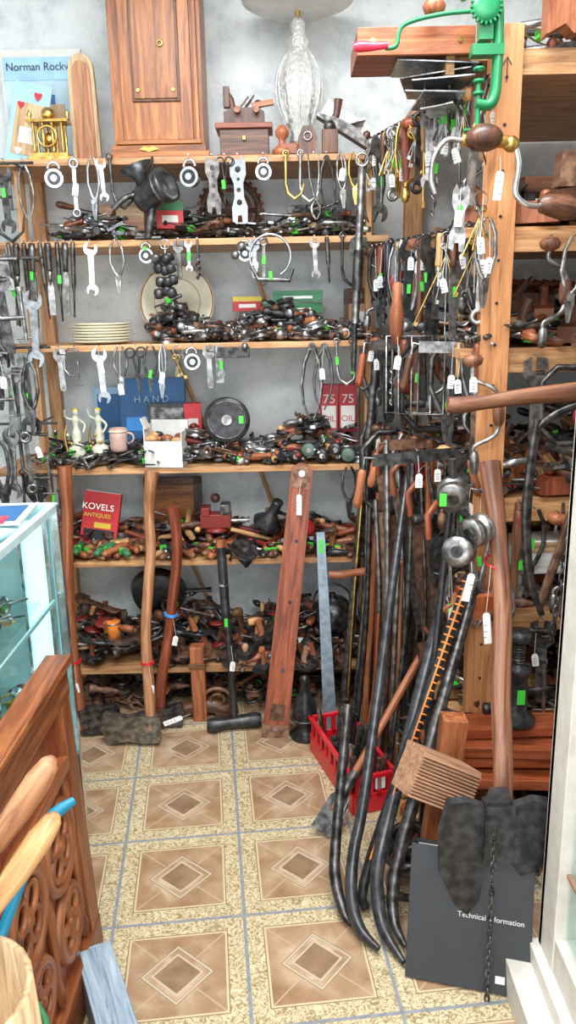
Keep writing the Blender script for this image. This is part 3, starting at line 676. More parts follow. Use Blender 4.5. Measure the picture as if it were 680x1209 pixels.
b.lathe([(0, 0), (.027, 0), (.030, .01), (.031, .05), (.030, .08), (.027, .08), (.028, .05), (.027, .012), (0, .01)], (0, 0, 0), (0, 0, 1), PINKC, 20); b.ring((0, 0, .07), .031, .003, (0, 0, 1), PORC); b.ring((.035, 0, .045), .018, .004, (0, 1, 0), PINKC, 14, 6); b.done()
b = B('blue_book'); b.box((-.49, 2.90, ZS[3]+.15), (.24, .03, .27), BLUEB, (-.08, 0, 0)); b.box((-.49, 2.883, ZS[3]+.12), (.2, .002, .05), BLUEC, (-.08, 0, 0)); o1 = b.done(.002)
text('book_title', 'H A N D', .034, (-.49, 2.872, ZS[3]+.20), (math.pi/2-.08, 0, 0), LBLUE, o1)
b = B('blueprint_sheet'); b.box((-.62, 2.95, ZS[3]+.14), (.2, .004, .22), LBLUE, (-.04, 0, 0)); b.box((-.62, 2.945, ZS[3]+.14), (.17, .002, .17), BLUEB, (-.04, 0, 0)); b.done()
b = B('slate_board'); b.box((-.43, 2.83, ZS[3]+.12), (.14, .01, .16), BLACK, (-.12, .03, 0)); b.box((-.43, 2.822, ZS[3]+.12), (.12, .002, .13), IRON, (-.12, .03, 0)); b.done(.001)
b = B('open_white_box'); b.M = Matrix.Translation((-.415, 2.69, ZS[3]+.002)) @ Matrix.Rotation(-.1, 4, 'Z')
for c, d in (((0, 0, .003), (.13, .11, .005)), ((-.064, 0, .07), (.003, .11, .14)), ((.064, 0, .06), (.003, .11, .12)), ((0, -.054, .045), (.13, .003, .09)), ((0, .054, .075), (.13, .003, .15))): b.box(c, d, CARD)
b.box((-.064, -.03, .15), (.003, .06, .04), CARD, (0, -.4, 0))
for i in range(9): b.ball((R.uniform(-.05, .05), R.uniform(-.04, .04), .085+R.uniform(0, .02)), .017, R.choice([HICK, REDW, IRON, ASH]), (1.4, 1, .8), 8)
b.done()
carton('red_cartridge_box', (-.335, 2.82, ZS[3]+.10), (.06, .05, .10), REDB, .1, REDB)
carton('white_cartridge_box', (-.33, 2.82, ZS[3]+.0), (.07, .06, .10), CARD, 0, REDB)
for i, x in enumerate((.155, .222)):
    c = (x, 2.84, ZS[3]+.09)
    b = B('oil_carton'); b.box((c[0], c[1], c[2]+.08), (.062, .05, .17), REDB); b.box((c[0], c[1]-.026, c[2]+.05), (.05, .002, .08), CARD); o1 = b.done(.001)
    text('carton_label', '75', .045, (c[0], c[1]-.028, c[2]+.10), (math.pi/2, 0, 0), CARD, o1); text('carton_print', 'OIL', .03, (c[0], c[1]-.028, c[2]+.035), (math.pi/2, 0, 0), REDB, o1)
b = B('cast_iron_pulley'); b.M = Matrix.Translation((-.205, 2.71, ZS[3]+.15)) @ Matrix.Rotation(-.15, 4, 'X')
b.lathe([(.055, -.012), (.078, -.014), (.08, -.010), (.07, 0), (.08, .010), (.078, .014), (.055, .012), (.052, 0)], (0, 0, 0), (0, 1, 0), BLACK, 36)
b.ring((0, -.012, 0), .064, .004, (0, 1, 0), IRON, 32, 6)
b.lathe([(0, -.004), (.054, -.004), (.054, .004), (0, .004)], (0, 0, 0), (0, 1, 0), BLACK, 24); b.cyl((0, -.02, 0), (0, .02, 0), .018, WORN)
for i in range(5):
    a = i*math.tau/5+.3; b.cyl((.036*math.cos(a), -.006, .036*math.sin(a)), (.036*math.cos(a), -.003, .036*math.sin(a)), .011, BLACK)
    b.cyl((0, -.007, 0), (.055*math.cos(a+.6), -.006, .055*math.sin(a+.6)), .005, WORN, n=6)
b.box((.05, -.017, .0), (.016, .002, .026), GREEN); b.done()
b = B('row_of_casters')
for i in range(6):
    x = .03+.045*i; b.M = Matrix.Translation((x, YF+.01, ZS[3]+.03+.02*(i % 2)))
    b.lathe([(.008, -.010), (.022, -.010), (.024, -.005), (.024, .005), (.022, .010), (.008, .010)], (0, 0, 0), (.3, 1, .1), R.choice([RUBBER, IRON, BLACK]), 18); b.cyl((0, -.013, 0), (0, .013, 0), .009, WORN)
b.M = Matrix(); b.done()

# shelf 5 items
b = B('price_guide_book'); b.M = Matrix.Translation((-.69, 2.73, ZS[4]+.045)) @ Matrix.Rotation(.16, 4, 'Y') @ Matrix.Rotation(-.15, 4, 'X')
b.box((0, 0, .09), (.13, .03, .19), REDB); b.box((.0, .0, .09), (.126, .024, .194), CARD); b.box((0, -.0155, .03), (.11, .002, .04), BLKC); b.box((.01, -.0157, .065), (.06, .002, .02), YEL); o1 = b.done(.001)
text('book_title', 'KOVELS', .032, (-.675, 2.70, ZS[4]+.175), (math.pi/2-.15, .16, 0), WHITE, o1); text('book_subtitle', 'ANTIQUES', .020, (-.68, 2.70, ZS[4]+.148), (math.pi/2-.15, .16, 0), YEL, o1)
b = B('wooden_picture_frame'); b.M = Matrix.Translation((-.44, 2.93, ZS[4]+.14)) @ Matrix.Rotation(-.06, 4, 'X')
for c, d in (((0, 0, .085), (.22, .02, .03)), ((0, 0, -.085), (.22, .02, .03)), ((-.095, 0, 0), (.03, .02, .2)), ((.095, 0, 0), (.03, .02, .2))): b.box(c, d, DARKW)
b.box((0, .005, 0), (.18, .004, .16), OAK); b.done(.003)
b = B('red_cast_vise'); b.M = Matrix.Translation((-.26, 2.74, ZS[4]+.08))
b.box((0, 0, .04), (.11, .06, .05), DRED); b.box((-.035, 0, .075), (.03, .065, .03), DRED); b.box((.035, 0, .08), (.035, .06, .04), IRON); b.cyl((.05, 0, .035), (.12, 0, .035), .009, WORN); b.cyl((.115, -.04, .035), (.115, .04, .035), .005, WORN, n=6); b.lathe([(.045, 0), (.04, .012), (.02, .02)], (0, 0, 0), (0, 0, 1), DRED); b.ball((0, 0, .12), .018, DARKW); b.done(.003)
b = B('cast_iron_skillet'); b.M = Matrix.Translation((-.50, 2.80, ZS[5]+.22)) @ Matrix.Rotation(-1.25, 4, 'X')
b.lathe([(0, 0), (.09, 0), (.105, .035), (.108, .035), (.093, -.004), (0, -.004)], (0, 0, 0), (0, 0, 1), BLACK, 28); b.path([(.1, 0, .03), (.16, 0, .035), (.2, 0, .035)], [.012, .01, .015], BLACK, 8, .5); b.done()
b = B('iron_kettle'); b.M = Matrix.Translation((.16, 2.76, ZS[5]+.08)); b.lathe([(0, 0), (.06, 0), (.08, .04), (.075, .10), (.05, .13), (.012, .14), (.012, .155), (0, .158)], (0, 0, 0), (0, 0, 1), IRON, 24); b.ring((0, 0, .12), .07, .004, (0, 1, 0), IRON, 20, 6, -90, 90); b.smoothpath([(-.06, 0, .05), (-.10, 0, .08), (-.115, 0, .11)], [.014, .010, .007], IRON); b.done()
b = B('orange_tin'); b.lathe([(0, 0), (.03, 0), (.03, .07), (.026, .075), (0, .075)], (-.66, 2.72, ZS[5]+.08), (0, 0, 1), ORANGE, 20); b.ring((-.66, 2.72, ZS[5]+.15), .029, .003, (0, 0, 1), WORN); b.done()
b = B('red_oil_can'); b.lathe([(0, 0), (.035, 0), (.036, .03), (.012, .06), (.006, .07), (.003, .13)], (.06, 2.71, ZS[4]+.07), (0, 0, 1), REDB, 20); b.done()
b = B('cast_iron_funnel'); b.lathe([(.05, 0), (.055, .015), (.02, .05), (.018, .10), (.02, .11), (.015, .10)], (-.08, 2.72, ZS[4]+.10), (.5, -.3, 1), BLACK, 22); b.done()
b = B('wooden_mallet_block'); b.box((-.335, 2.60, .145), (.05, .05, .29), HICK); b.box((-.335, 2.60, .22), (.06, .06, .02), DARKW); b.done(.003)
b = B('cut_log_strip')
b.smoothpath([(-.42, 2.60, .03), (-.3, 2.61, .05), (-.25, 2.61, .03), (-.2, 2.62, .03)], [.02, .03, .03, .02], DARKW, 10); b.done()
pile('pile_of_pulley_blocks', -.16, .16, 2.60, 2.78, ZS[5], 50, ['pul', 'mp', 'cc', 'hd'], .1, .18, .12, [IRON, BLACK, RUST], [TAN, HICK, DARKW], .05, .5)
pile('pile_of_hanging_chain_parts', -.75, .25, 2.68, 2.85, .01, 100, ['hk', 'pl', 'to', 'pul', 'ha'], .12, .24, .07, [IRON, BLACK, RUST], [DARKW, HICK], .03, .3)
b = B('iron_strap_ladle'); b.smoothpath([(-.20, 2.62, .66), (-.17, 2.60, .62), (-.14, 2.58, .60)], [.01, .012, .02], BLACK, 8); b.lathe([(0, 0), (.035, .004), (.05, .02), (.046, .02), (0, .008)], (-.16, 2.60, .63), (.4, -.6, 1), IRON, 20); b.done()

# ------------------------------------------------------------------ axes etc. leaning at the back
def axe(name, x, y, head, pts, m, w, sc=1.0, band=None, flip=1):
    b = B(name)
    b.smoothpath(pts, [.016*sc, .016*sc]+[.0145*sc]*(len(pts)-3)+[.019*sc], w, 12, 1.2, up=(0, 1, 0))
    b.M = Matrix.Translation((x, y, 0)) @ Matrix.Scale(flip, 4, (1, 0, 0))
    hw, hh = head
    o = [(-hw*.42, hh*.12), (-hw*.45, hh*.85), (-hw*.1, hh*.90), (hw*.12, hh*.82), (hw*.5, hh*1.0), (hw*.56, hh*.8), (hw*.58, hh*.45), (hw*.5, 0), (hw*.1, hh*.16), (-hw*.1, hh*.10)]
    n = len(o)
    vs = []; g = []
    for s in (-1, 1):
        for px, pz in o:
            t = .022*(1-.85*max(0, (px/hw+.1)/.68)); vs.append((px, s*t, pz)); g.append((px, s*.02, pz))
    b.add(vs, [tuple(range(n)), tuple(reversed(range(n, 2*n)))]+[(i, i+n, (i+1) % n+n, (i+1) % n) for i in range(n)], m, False, g)
    b.M = Matrix()
    if band:
        p = V(pts[band[0]]).lerp(V(pts[band[0]+1]), .5); d = (V(pts[band[0]+1])-V(pts[band[0]])).normalized()
        b.path([p-d*.004, p+d*.004], .0195*sc, band[1], 12, 1.2, up=(0, 1, 0))
        b.M = Matrix.Translation(p); tag(b, 0, -.03, .01, .07); b.M = Matrix()
    return b.done(.002)
axe('felling_axe', -.69, 2.50, (.15, .12), [(-.745, 2.50, .03), (-.75, 2.51, .15), (-.76, 2.53, .40), (-.755, 2.56, .65), (-.75, 2.585, .80), (-.75, 2.60, .95)], IRON, HICK, 1.3, (1, RED))
axe('broad_axe', -.54, 2.43, (.20, .13), [(-.485, 2.43, .06), (-.487, 2.45, .2), (-.492, 2.48, .38), (-.478, 2.52, .56), (-.468, 2.55, .68), (-.472, 2.575, .80), (-.455, 2.59, .93)], WORN, HANDW, 1.25, (1, RED), flip=-1)
axe('felling_axe', -.46, 2.54, (.13, .10), [(-.475, 2.54, .04), (-.465, 2.55, .16), (-.43, 2.57, .34), (-.405, 2.58, .50), (-.388, 2.59, .62), (-.385, 2.595, .72), (-.395, 2.60, .80)], IRON, REDW, 1.25, (2, BLUEC))
b = B('sledge_hammer')
b.path([(-.205, 2.52, .03), (-.21, 2.53, .25), (-.225, 2.56, .45), (-.235, 2.60, .67)], [.012, .014, .016, .017], BLACK, 12)
b.path([(-.300, 2.50, .028), (-.28, 2.50, .028), (-.23, 2.51, .03), (-.18, 2.52, .03), (-.13, 2.53, .03), (-.11, 2.53, .03)], [.022, .027, .02, .024, .027, .022], BLACK, 10)
b.path([(-.229, 2.575, .52), (-.23, 2.578, .53)], .019, STEEL, 12); b.path([(-.2335, 2.595, .655), (-.235, 2.60, .68)], .018, HICK, 12); b.box((-.222, 2.535, .40), (.012, .003, .03), GREEN); b.M = Matrix.Translation((-.215, 2.52, .33)); tag(b, 0, -.02, .01, .06); b.done()
b = B('wooden_rail_bar')
M0 = Matrix.Translation((-.062, 2.47, .0)); d = V((.054+.062, 2.60-2.47, .95)); L = d.length
zx = d.normalized(); xx = (V((1, 0, 0))-zx*zx.x).normalized(); yy = zx.cross(xx)
Mr = Matrix((xx, yy, zx)).transposed().to_4x4(); b.M = M0 @ Mr
o = [(-.045, 0), (.045, 0), (.036, L-.04)]+[(.036*math.cos(a), L-.04+.036*math.sin(a)) for a in [math.pi*i/8 for i in range(1, 8)]]+[(-.036, L-.04)]
b.prism(o, .03, REDW); b.prism([(-.030, L-.09), (.030, L-.09)]+[(.030*math.cos(a), L-.042+.03*math.sin(a)) for a in [math.pi*i/8 for i in range(0, 9)]], .034, RUST)
b.cyl((0, -.022, L-.04), (0, .02, L-.04), .011, STEEL); b.box((0, 0, .02), (.094, .034, .05), RUST); b.cyl((0, -.02, .03), (0, -.014, .03), .006, STEEL)
b.box((.0, -.0165, .09), (.05, .002, .06), RUST)
for q in (.25, .5, .72): b.cyl((.005, -.017, L*q), (.005, -.0145, L*q), .007, BLACK, n=8)
b.M = b.M @ Matrix.Translation((0, -.012, L-.06)); tag(b, 0, -.015, 0, .05, .07, -.1); b.done(.003)
b = B('steel_straightedge')
d = V((.11-.135, .09, .70)); L = d.length; zx = d.normalized(); xx = (V((1, 0, 0))-zx*zx.x).normalized(); yy = zx.cross(xx)
b.M = Matrix.Translation((.135, 2.50, .004)) @ Matrix((xx, yy, zx)).transposed().to_4x4(); b.prism([(-.024, 0), (.024, 0), (.014, L), (-.014, L)], .006, BLUES); b.box((0, -.004, L-.05), (.014, .002, .045), GREEN); b.done()
b = B('cast_iron_bell'); b.lathe([(0, 0), (.05, 0), (.055, .012), (.035, .03), (.03, .05), (.045, .07), (.042, .12), (.025, .16), (.012, .2), (.02, .215), (.012, .23), (0, .235)], (.045, 2.46, 0), (0, 0, 1), BLACK, 22)
b.ring((.045, 2.46, .075), .046, .005, (0, 0, 1), IRON); b.done()
b = B('cast_iron_trivet'); b.ring((-.27, 2.59, .08), .05, .007, (0, 1, .2), RUST); b.ring((-.27, 2.59, .08), .025, .005, (0, 1, .2), RUST); b.cyl((-.27, 2.59, .03), (-.27, 2.6, .0), .01, RUST); b.done()
b = B('price_tag')
b.M = Matrix.Translation((-.35, 2.44, .105)) @ Matrix.Rotation(1.2, 4, 'Y'); tag(b, 0, 0, 0, .03, .07, 0); b.done()

b = B('red_plastic_tray'); b.M = Matrix.Translation((.180, 2.21, 0)) @ Matrix.Rotation(.30, 4, 'Z')
w, l, h = .13, .38, .12
b.box((0, 0, .004), (w, l, .008), RED)
for s in (-1, 1):
    b.box((s*w/2, 0, h*.28), (.006, l, h*.5), RED); b.box((s*w/2, 0, h), (.012, l+.012, .012), RED)
    for i in range(9): b.box((s*w/2, -l/2+l*(i+.5)/9, h*.7), (.006, .014, h*.6), RED)
    b.box((0, s*l/2, h*.28), (w, .006, h*.5), RED); b.box((0, s*l/2, h), (w, .012, .012), RED)
    for i in range(4): b.box((-w/2+w*(i+.5)/4, s*l/2, h*.7), (.014, .006, h*.6), RED)
for i in range(24):
    x = R.uniform(-.045, .045); y = R.uniform(-.16, .16)
    b.path([(x, y, .015), (x+R.uniform(-.03, .03), y+R.uniform(-.03, .03), R.uniform(.12, .22))], R.uniform(.005, .013), R.choice([IRON, BLACK, WORN, IRON]), 8)
b.box((.02, -.19, .1), (.03, .006, .05), WHITE)
b.done()

# poles in the corner
def pole(name, pts, rad, mat, tip=None, **kw):
    b = B(name); b.smoothpath(pts, rad, mat, 10, **kw)
    if tip: tip(b)
    return b.done()
pole('pinch_bar', [(.36, 2.3, .957), (.27, 2.03, .60), (.18, 1.76, .235), (.147, 1.68, .136), (.135, 1.61, .07), (.148, 1.545, .03), (.187, 1.49, .022)], [.011, .013, .0145, .015, .016, .015, .007], BLACK, flat=1.1)
pole('pinch_bar', [(.15, 1.90, .42), (.105, 1.72, .14), (.10, 1.66, .07), (.115, 1.60, .03), (.13, 1.57, .018)], [.012, .014, .015, .013, .006], IRON)
pole('cant_hook_pole', [(.436, 2.0, .74), (.35, 1.88, .52), (.27, 1.75, .31), (.202, 1.62, .16), (.196, 1.58, .08), (.206, 1.53, .034), (.24, 1.455, .018)], [.017, .018, .018, .018, .017, .015, .006], BLACK)
def strp(b):
    p0, p1 = V((.470, 1.93, .77)), V((.19, 1.66, .14)); d = (p1-p0).normalized()
    for i in range(30):
        a = p0.lerp(p1, .03+i*.028); b.path([a, a+d*.004], .0145, ORANGE, 10)
    b.path([p0+V((-.006, -.014, -.002)), p1+V((-.006, -.014, -.002))], .0028, ORANGE, 6)
pole('striped_measuring_pole', [(.470, 1.93, .77), (.19, 1.66, .14), (.17, 1.62, .02)], [.013, .014, .011], BLACK, strp)
pole('iron_crowbar', [(.50, 1.97, .76), (.36, 1.78, .42), (.25, 1.63, .15), (.23, 1.56, .05), (.25, 1.50, .02)], [.016, .017, .017, .014, .006], IRON)
def spade(b):
    zx = V((.289, .25, .37)).normalized(); xx = (V((1, 0, 0))-zx*zx.x).normalized(); yy = zx.cross(xx)
    b.M = Matrix.Translation((.115, 1.95, .065)) @ Matrix((xx, yy, zx)).transposed().to_4x4()
    b.prism([(-.035, -.07), (.035, -.07), (.03, .03), (.012, .06), (-.012, .06), (-.03, .03)], .006, IRON); b.cyl((0, 0, .04), (0, 0, .12), .016, IRON); tag(b, .05, -.02, .02, .05)
pole('garden_spud', [(.404, 2.2, .435), (.115, 1.95, .065)], [.012, .012], HICK, spade)
pole('iron_pipe', [(.298, 2.60, 1.28), (.24, 2.56, .7), (.174, 2.50, .01)], [.013, .014, .015], IRON)
pole('wooden_pole', [(.30, 2.5, .86), (.27, 2.45, .45), (.245, 2.42, .01)], .011, HICK)
pole('brass_rod', [(.25, 2.55, .85), (.215, 2.50, .45), (.19, 2.47, .01)], .005, BRASS)
pole('wooden_pole', [(.36, 2.45, .7), (.33, 2.3, .35), (.31, 2.25, .01)], .012, HANDW)
pole('iron_pipe', [(.34, 2.4, 1.05), (.36, 2.3, .5), (.37, 2.25, .01)], .010, WORN)
pole('iron_pipe', [(.42, 1.96, .95), (.36, 1.85, .45), (.33, 1.78, .01)], .009, BLACK)
b = B('bundle_of_iron_rods')
for i in range(26):
    x = R.uniform(.26, .44); y = R.uniform(2.25, 2.58); zt = R.uniform(.5, 1.15)
    b.smoothpath([(x, y, zt), (x+R.uniform(-.02, .02), y-.03, zt*.5), (x-R.uniform(.0, .08), y-.08, .01)], R.uniform(.004, .011), R.choice([IRON, BLACK, WORN, RUST, REDW, DARKW, HANDW, WORN]), 8)
b.done()
b = B('hanging_hand_saws')
for i in range(4):
    b.M = Matrix.Translation((.33+.035*i, 2.45-.10*i, 1.02-.04*i)) @ Matrix.Rotation(.25*i-.2, 4, 'Z') @ Matrix.Rotation(R.uniform(-.08, .08), 4, 'Y')
    b.prism([(-.05, -.09), (.03, -.09), (.03, -.55), (.0, -.55)], .002, WORN if i % 2 else RUST)
    b.path([(-.045, 0, -.09), (-.05, 0, -.02), (-.02, 0, .01), (.02, 0, -.01), (.025, 0, -.09)], .011, R.choice([REDW, HICK]), 8, .8)
b.M = Matrix(); b.done()
b = B('leather_strap_coil'); b.M = Matrix.Translation((.30, 1.72, 0))
for i in range(5): b.ring((R.uniform(-.02, .02), R.uniform(-.03, .03), .02+.03*i), .06-.004*i, .010, (R.uniform(-.3, .3), R.uniform(-.3, .3), 1), IRON, 20, 6)
b.done()

# ------------------------------------------------------------------ right shelving unit
PX, PY = .52, 2.0
ZR = [2.02, 1.63, 1.34, .95, .64, .30]
b = B('side_shelving_unit')
b.box((PX, PY, 1.03), (.072, .04, 2.06), POSTW); b.box((1.36, PY, 1.03), (.085, .04, 2.06), PINE); b.box((1.36, 2.93, 1.0), (.085, .04, 2.0), PINE); b.box((.46, 2.93, 1.0), (.06, .04, 2.0), PINE)
for i, z in enumerate(ZR):
    b.box((.925, 2.49, z-.012), (.96, .94, .024), PINE); b.box((.98, 2.014, z-.035), (.84, .025, .05), PINE)
b.box((.44, 2.50, 2.008), (.08, .92, .024), PINE); b.box((.40, 2.50, 1.995), (.02, .94, .05), PINE)
for i in range(16): b.cyl((PX+.0, PY-.0215, .45+.1*i), (PX+.0, PY-.019, .45+.1*i), .004, BLACK, n=8)
b.path([(PX, PY-.0215, 1.94), (PX, PY-.0215, 1.99)], .0015, BLACK, 4); b.path([(PX-.01, PY-.0215, 1.975), (PX, PY-.0215, 1.992), (PX+.01, PY-.0215, 1.975)], .0015, BLACK, 4)
b.done(.002)
allk = ['pl', 'w', 'aw', 'so', 'bit', 'pu', 'hk', 'cc', 'ch', 'fi', 'ha', 'sc', 'ca', 'mp', 'sh', 'br', 'wp']
pile('pile_of_old_planes', .58, 1.25, 2.06, 2.5, ZR[2], 90, ['wp', 'fi', 'pu', 'ch', 'wp', 'mp'], .14, .24, .10, METALS, [HICK, DARKW, REDW, BRN], .12, .4)
pile('pile_of_files', .47, .75, 2.03, 2.6, ZR[2], 110, ['fi', 'pu', 'w', 'bit', 'ch'], .16, .26, .07, METALS, WOODS, .16, .4)
pile('pile_of_wrenches', .50, 1.2, 2.05, 2.7, ZR[1], 100, allk, .12, .24, .10, steep=.4)
pile('pile_of_mixed_tools', .47, 1.2, 2.03, 2.6, ZR[3], 280, allk, .14, .26, .18, METALS, WOODS, .12, .4)
pile('pile_of_hammers', .47, 1.2, 2.03, 2.6, ZR[4], 240, allk, .14, .26, .16, METALS, WOODS, .1, .4)
pile('pile_of_rusty_tools', .47, 1.2, 2.03, 2.6, ZR[5], 240, allk, .14, .26, .18, [IRON, BLACK, RUST, WORN], WOODS, .1, .4)
pile('pile_of_floor_hardware', .34, 1.0, 1.80, 2.6, 0, 260, allk, .14, .28, .2, [IRON, BLACK, RUST, WORN], WOODS, .08, .4)
pile('pile_of_top_tools', .56, 1.1, 2.06, 2.4, ZR[0], 40, allk, .14, .24, .1)
b = B('row_of_saw_handles')
for i in range(7):
    b.M = Matrix.Translation((.60+.04*i, 2.30+.03*i, ZR[2]+.12)) @ Matrix.Rotation(.5, 4, 'Y')
    b.path([(0, 0, -.03), (-.03, 0, 0), (-.01, 0, .05), (.02, 0, .06)], [.012, .014, .012, .008], REDW, 8, .8); b.prism([(0, -.04), (.16, -.05), (.16, -.0), (0, .03)], .002, WORN)
b.done()
carton('storage_tin', (.66, 2.12, ZR[1]+.02), (.14, .12, .10), IRON, .1, DARKW)
carton('cream_cardboard_box', (.70, 2.06, ZR[4]+.10), (.16, .10, .09), CARD, .05, PALE)
b = B('leather_tool_pouch'); b.prism([(-.08, 0), (.07, -.01), (.09, .05), (.02, .075), (-.06, .06), (-.10, .03)], .05, LEATH, (.50, 1.97, ZR[4]+.002), (.2, 0, 0)); b.prism([(-.07, .03), (.07, .03), (.08, .07), (-.05, .075)], .056, ORW, (.50, 1.97, ZR[4]+.002), (.2, 0, 0)); b.done(.004)

# rail lines between shelf end and post with hanging tools
b = B('hanging_wire_rail')
for z in (1.96, 1.64, 1.36, 1.08):
    b.cyl((.28, 2.66, z), (.49, 1.985, z), .004, IRON, n=6)
b.done()
def rail(t, z, off=-.0): return (.28+.21*t+off, 2.66-.675*t-.01, z)
specs = ['k', 'ca', 'w', 'sc', 'k', 'bw', 'k', 'pl', 'hd', 'br', 'k', 'bw', 'sc', 'w', 'bit', 'k', 'k', 'sh', 'pu', 'k', 'br', 'ch', 'k', 'ca']
for i, k in enumerate(specs):
    x, y, z = rail((i+.4)/len(specs), 1.955)
    hang(k, x, y, z, R.uniform(.13, .28) if k != 'k' else .12, R.choice([WORN, BRASS, WORN, IRON]), tg=R.random() < .5, yaw=R.uniform(-.3, .6))
for i, k in enumerate(['br', 'pl', 'sc', 'bit', 'hk', 'ca', 'eg', 'pl', 'w', 'br', 'ha', 'sh', 'aw', 'ch', 'k', 'fi', 'br', 'hk', 'k', 'bw']):
    x, y, z = rail((i+.4)/20, 1.635)
    hang(k, x, y, z, R.uniform(.18, .32), R.choice([WORN, IRON, STEEL, BLACK]), tg=R.random() < .4)
for i, k in enumerate(['pl', 'br', 'w', 'aw', 'bit', 'dk', 'eg', 'ca', 'ha', 'hk', 'br', 'cc', 'pl', 'dk', 'fi', 'to', 'ch']):
    x, y, z = rail((i+.4)/17, 1.355)
    hang(k, x, y, z, R.uniform(.18, .32), R.choice([WORN, IRON, WORN, BLACK]), tg=R.random() < .3)
for i, k in enumerate(['pl', 'br', 'ch', 'ha', 'cc', 'fi', 'pl', 'eg', 'dk', 'ha', 'to', 'br', 'fi', 'ch', 'aw']):
    x, y, z = rail((i+.4)/15, 1.075)
    hang(k, x, y, z, R.uniform(.2, .36), R.choice([WORN, IRON, IRON, RUST]), tg=R.random() < .3)
b = B('spring_scale'); b.cyl((.245, 2.55, 1.86), (.225, 2.55, 1.40), .012, WORN); b.cyl((.235, 2.55, 1.62), (.23, 2.55, 1.50), .016, IRON); b.ring((.245, 2.55, 1.88), .018, .004, (0, 1, 0), WORN); b.cyl((.225, 2.55, 1.4), (.22, 2.55, 1.25), .008, IRON); b.done()
b = B('wooden_handled_awl'); b.M = Matrix.Translation((.30, 2.15, 1.60)); b.cyl((0, 0, 0), (0, 0, -.09), .004, IRON); b.lathe([(.008, -.09), (.014, -.10), (.012, -.13), (.019, -.17), (.017, -.22), (.009, -.25), (0, -.252)], (0, 0, 0), (0, 0, 1), HICK, 14); tag(b, -.23, -.02, .0, .05); b.done()
b = B('wire_coping_frame')
for i in range(3):
    x = .28+.03*i; y = 2.2-.03*i
    b.path([(x, y, 1.37), (x+.09, y, 1.37), (x+.09, y, 1.16), (x, y, 1.16)], .0035, WORN, 6, closed=True)
b.done()
hang('dk', .33, 1.97, 1.09, .32, IRON, HICK, yaw=.1, st=False, tg=True)
b = B('wooden_file_handle'); b.smoothpath([(.13, 2.45, .60), (.17, 2.45, .597), (.22, 2.46, .60), (.27, 2.47, .60)], [.010, .014, .012, .016], HICK, 12); b.done()

# large drill brace on the post
b = B('drill_brace'); y = 1.88
b.ball((.445, y-.02, 1.80), .036, DARKW, (1.15, 1, .8), 18); b.cyl((.40, y, 1.80), (.50, y, 1.795), .014, BRASS)
b.smoothpath([(.40, y, 1.80), (.365, y, 1.80), (.34, y, 1.765), (.335, y, 1.72), (.345, y, 1.69)], .006, WORN, 8)
b.smoothpath([(.49, y, 1.795), (.515, y, 1.79), (.53, y, 1.75), (.525, y, 1.69), (.55, y, 1.665), (.58, y, 1.66)], .007, CHROME, 10)
b.smoothpath([(.58, y, 1.66), (.60, y, 1.662), (.64, y, 1.655), (.67, y, 1.65), (.72, y, 1.65)], [.016, .024, .028, .02, .014], DARKW, 14)
b.ball((.51, y, 1.79), .018, BRASS); b.M = Matrix.Translation((.48, y-.03, 1.76)); tag(b, 0, 0, 0, .03, .06, .1); b.done()
b = B('carpenter_adze'); y = 1.90
b.prism([(.60, 1.69), (.655, 1.70), (.66, 1.76), (.68, 1.775), (.70, 1.775), (.74, 1.70), (.70, 1.66)], .04, DARKW, (0, y, 0)); b.prism([(.62, 1.70), (.68, 1.70), (.685, 1.775), (.625, 1.775)], .05, RUST, (0, y, 0)); b.path([(.66, y, 1.72), (.72, y, 1.60), (.75, y, 1.5)], .018, HICK, 10); b.done(.002)

b = B('wooden_mandoline_board')
b.box((.315, 2.10, 2.035), (.27, .18, .05), REDW); b.box((.315, 2.005, 2.035), (.27, .012, .058), HICK); b.box((.30, 2.10, 2.065), (.20, .14, .012), HICK)
for s in (-1, 1): b.cyl((.315+s*.10, 2.0, 2.035), (.315+s*.10, 1.995, 2.035), .006, BRASS)
b.done(.003)
b = B('fan_of_steel_blades')
for i in range(6):
    b.box((.37+.012*(i % 3), 2.08+.02*(i % 2), 1.995-.017*i), (.19-.022*i, .12, .004), WORN if i % 2 else STEEL, (R.uniform(-.12, .12), R.uniform(-.10, .10), R.uniform(-.5, .5)))
for s in (-1, 1): b.cyl((.38+s*.03, 2.08, 1.90), (.38+s*.03, 2.08, 2.01), .004, IRON)
b.done(.001)
b = B('apple_peeler'); y = 1.93; zo = -.055
b.smoothpath([(.44, y, 1.94+zo), (.475, y, 1.94+zo), (.485, y, 2.0+zo), (.478, y, 2.15+zo), (.44, y, 2.17+zo), (.40, y, 2.15+zo)], [.011, .013, .012, .013, .012, .009], GRNP, 8, 1.3)
b.box((.46, y, 2.045+zo), (.07, .035, .022), GRNP); b.box((.455, y, 2.10+zo), (.03, .03, .07), GRNP); b.cyl((.445, y, 1.88+zo), (.445, y, 1.99+zo), .006, GRNP); b.cyl((.415, y, 1.885+zo), (.475, y, 1.885+zo), .004, GRNP)
for zz in (1.96, 1.985, 2.01): b.ring((.445, y, zz+zo), .010, .004, (0, 0, 1), GRNP, 12, 5)
b.lathe([(.016, 0), (.030, .003), (.032, .010), (.016, .012)], (.45, y-.03, 2.125+zo), (0, 1, 0), GRNP, 24)
for k in range(20):
    a = k*math.tau/20; b.box((.45+.032*math.cos(a), y-.024, 2.125+zo+.032*math.sin(a)), (.006, .009, .004), GRNP, (0, -a, 0))
b.smoothpath([(.235, y, 2.055+zo), (.26, y, 2.06+zo), (.275, y, 2.10+zo), (.36, y, 2.12+zo), (.45, y, 2.125+zo)], .005, GRNP, 8); b.smoothpath([(.165, y-.01, 2.055+zo), (.18, y-.01, 2.056+zo), (.21, y-.01, 2.056+zo), (.24, y-.01, 2.058+zo)], [.008, .012, .009, .007], PINKH, 12)
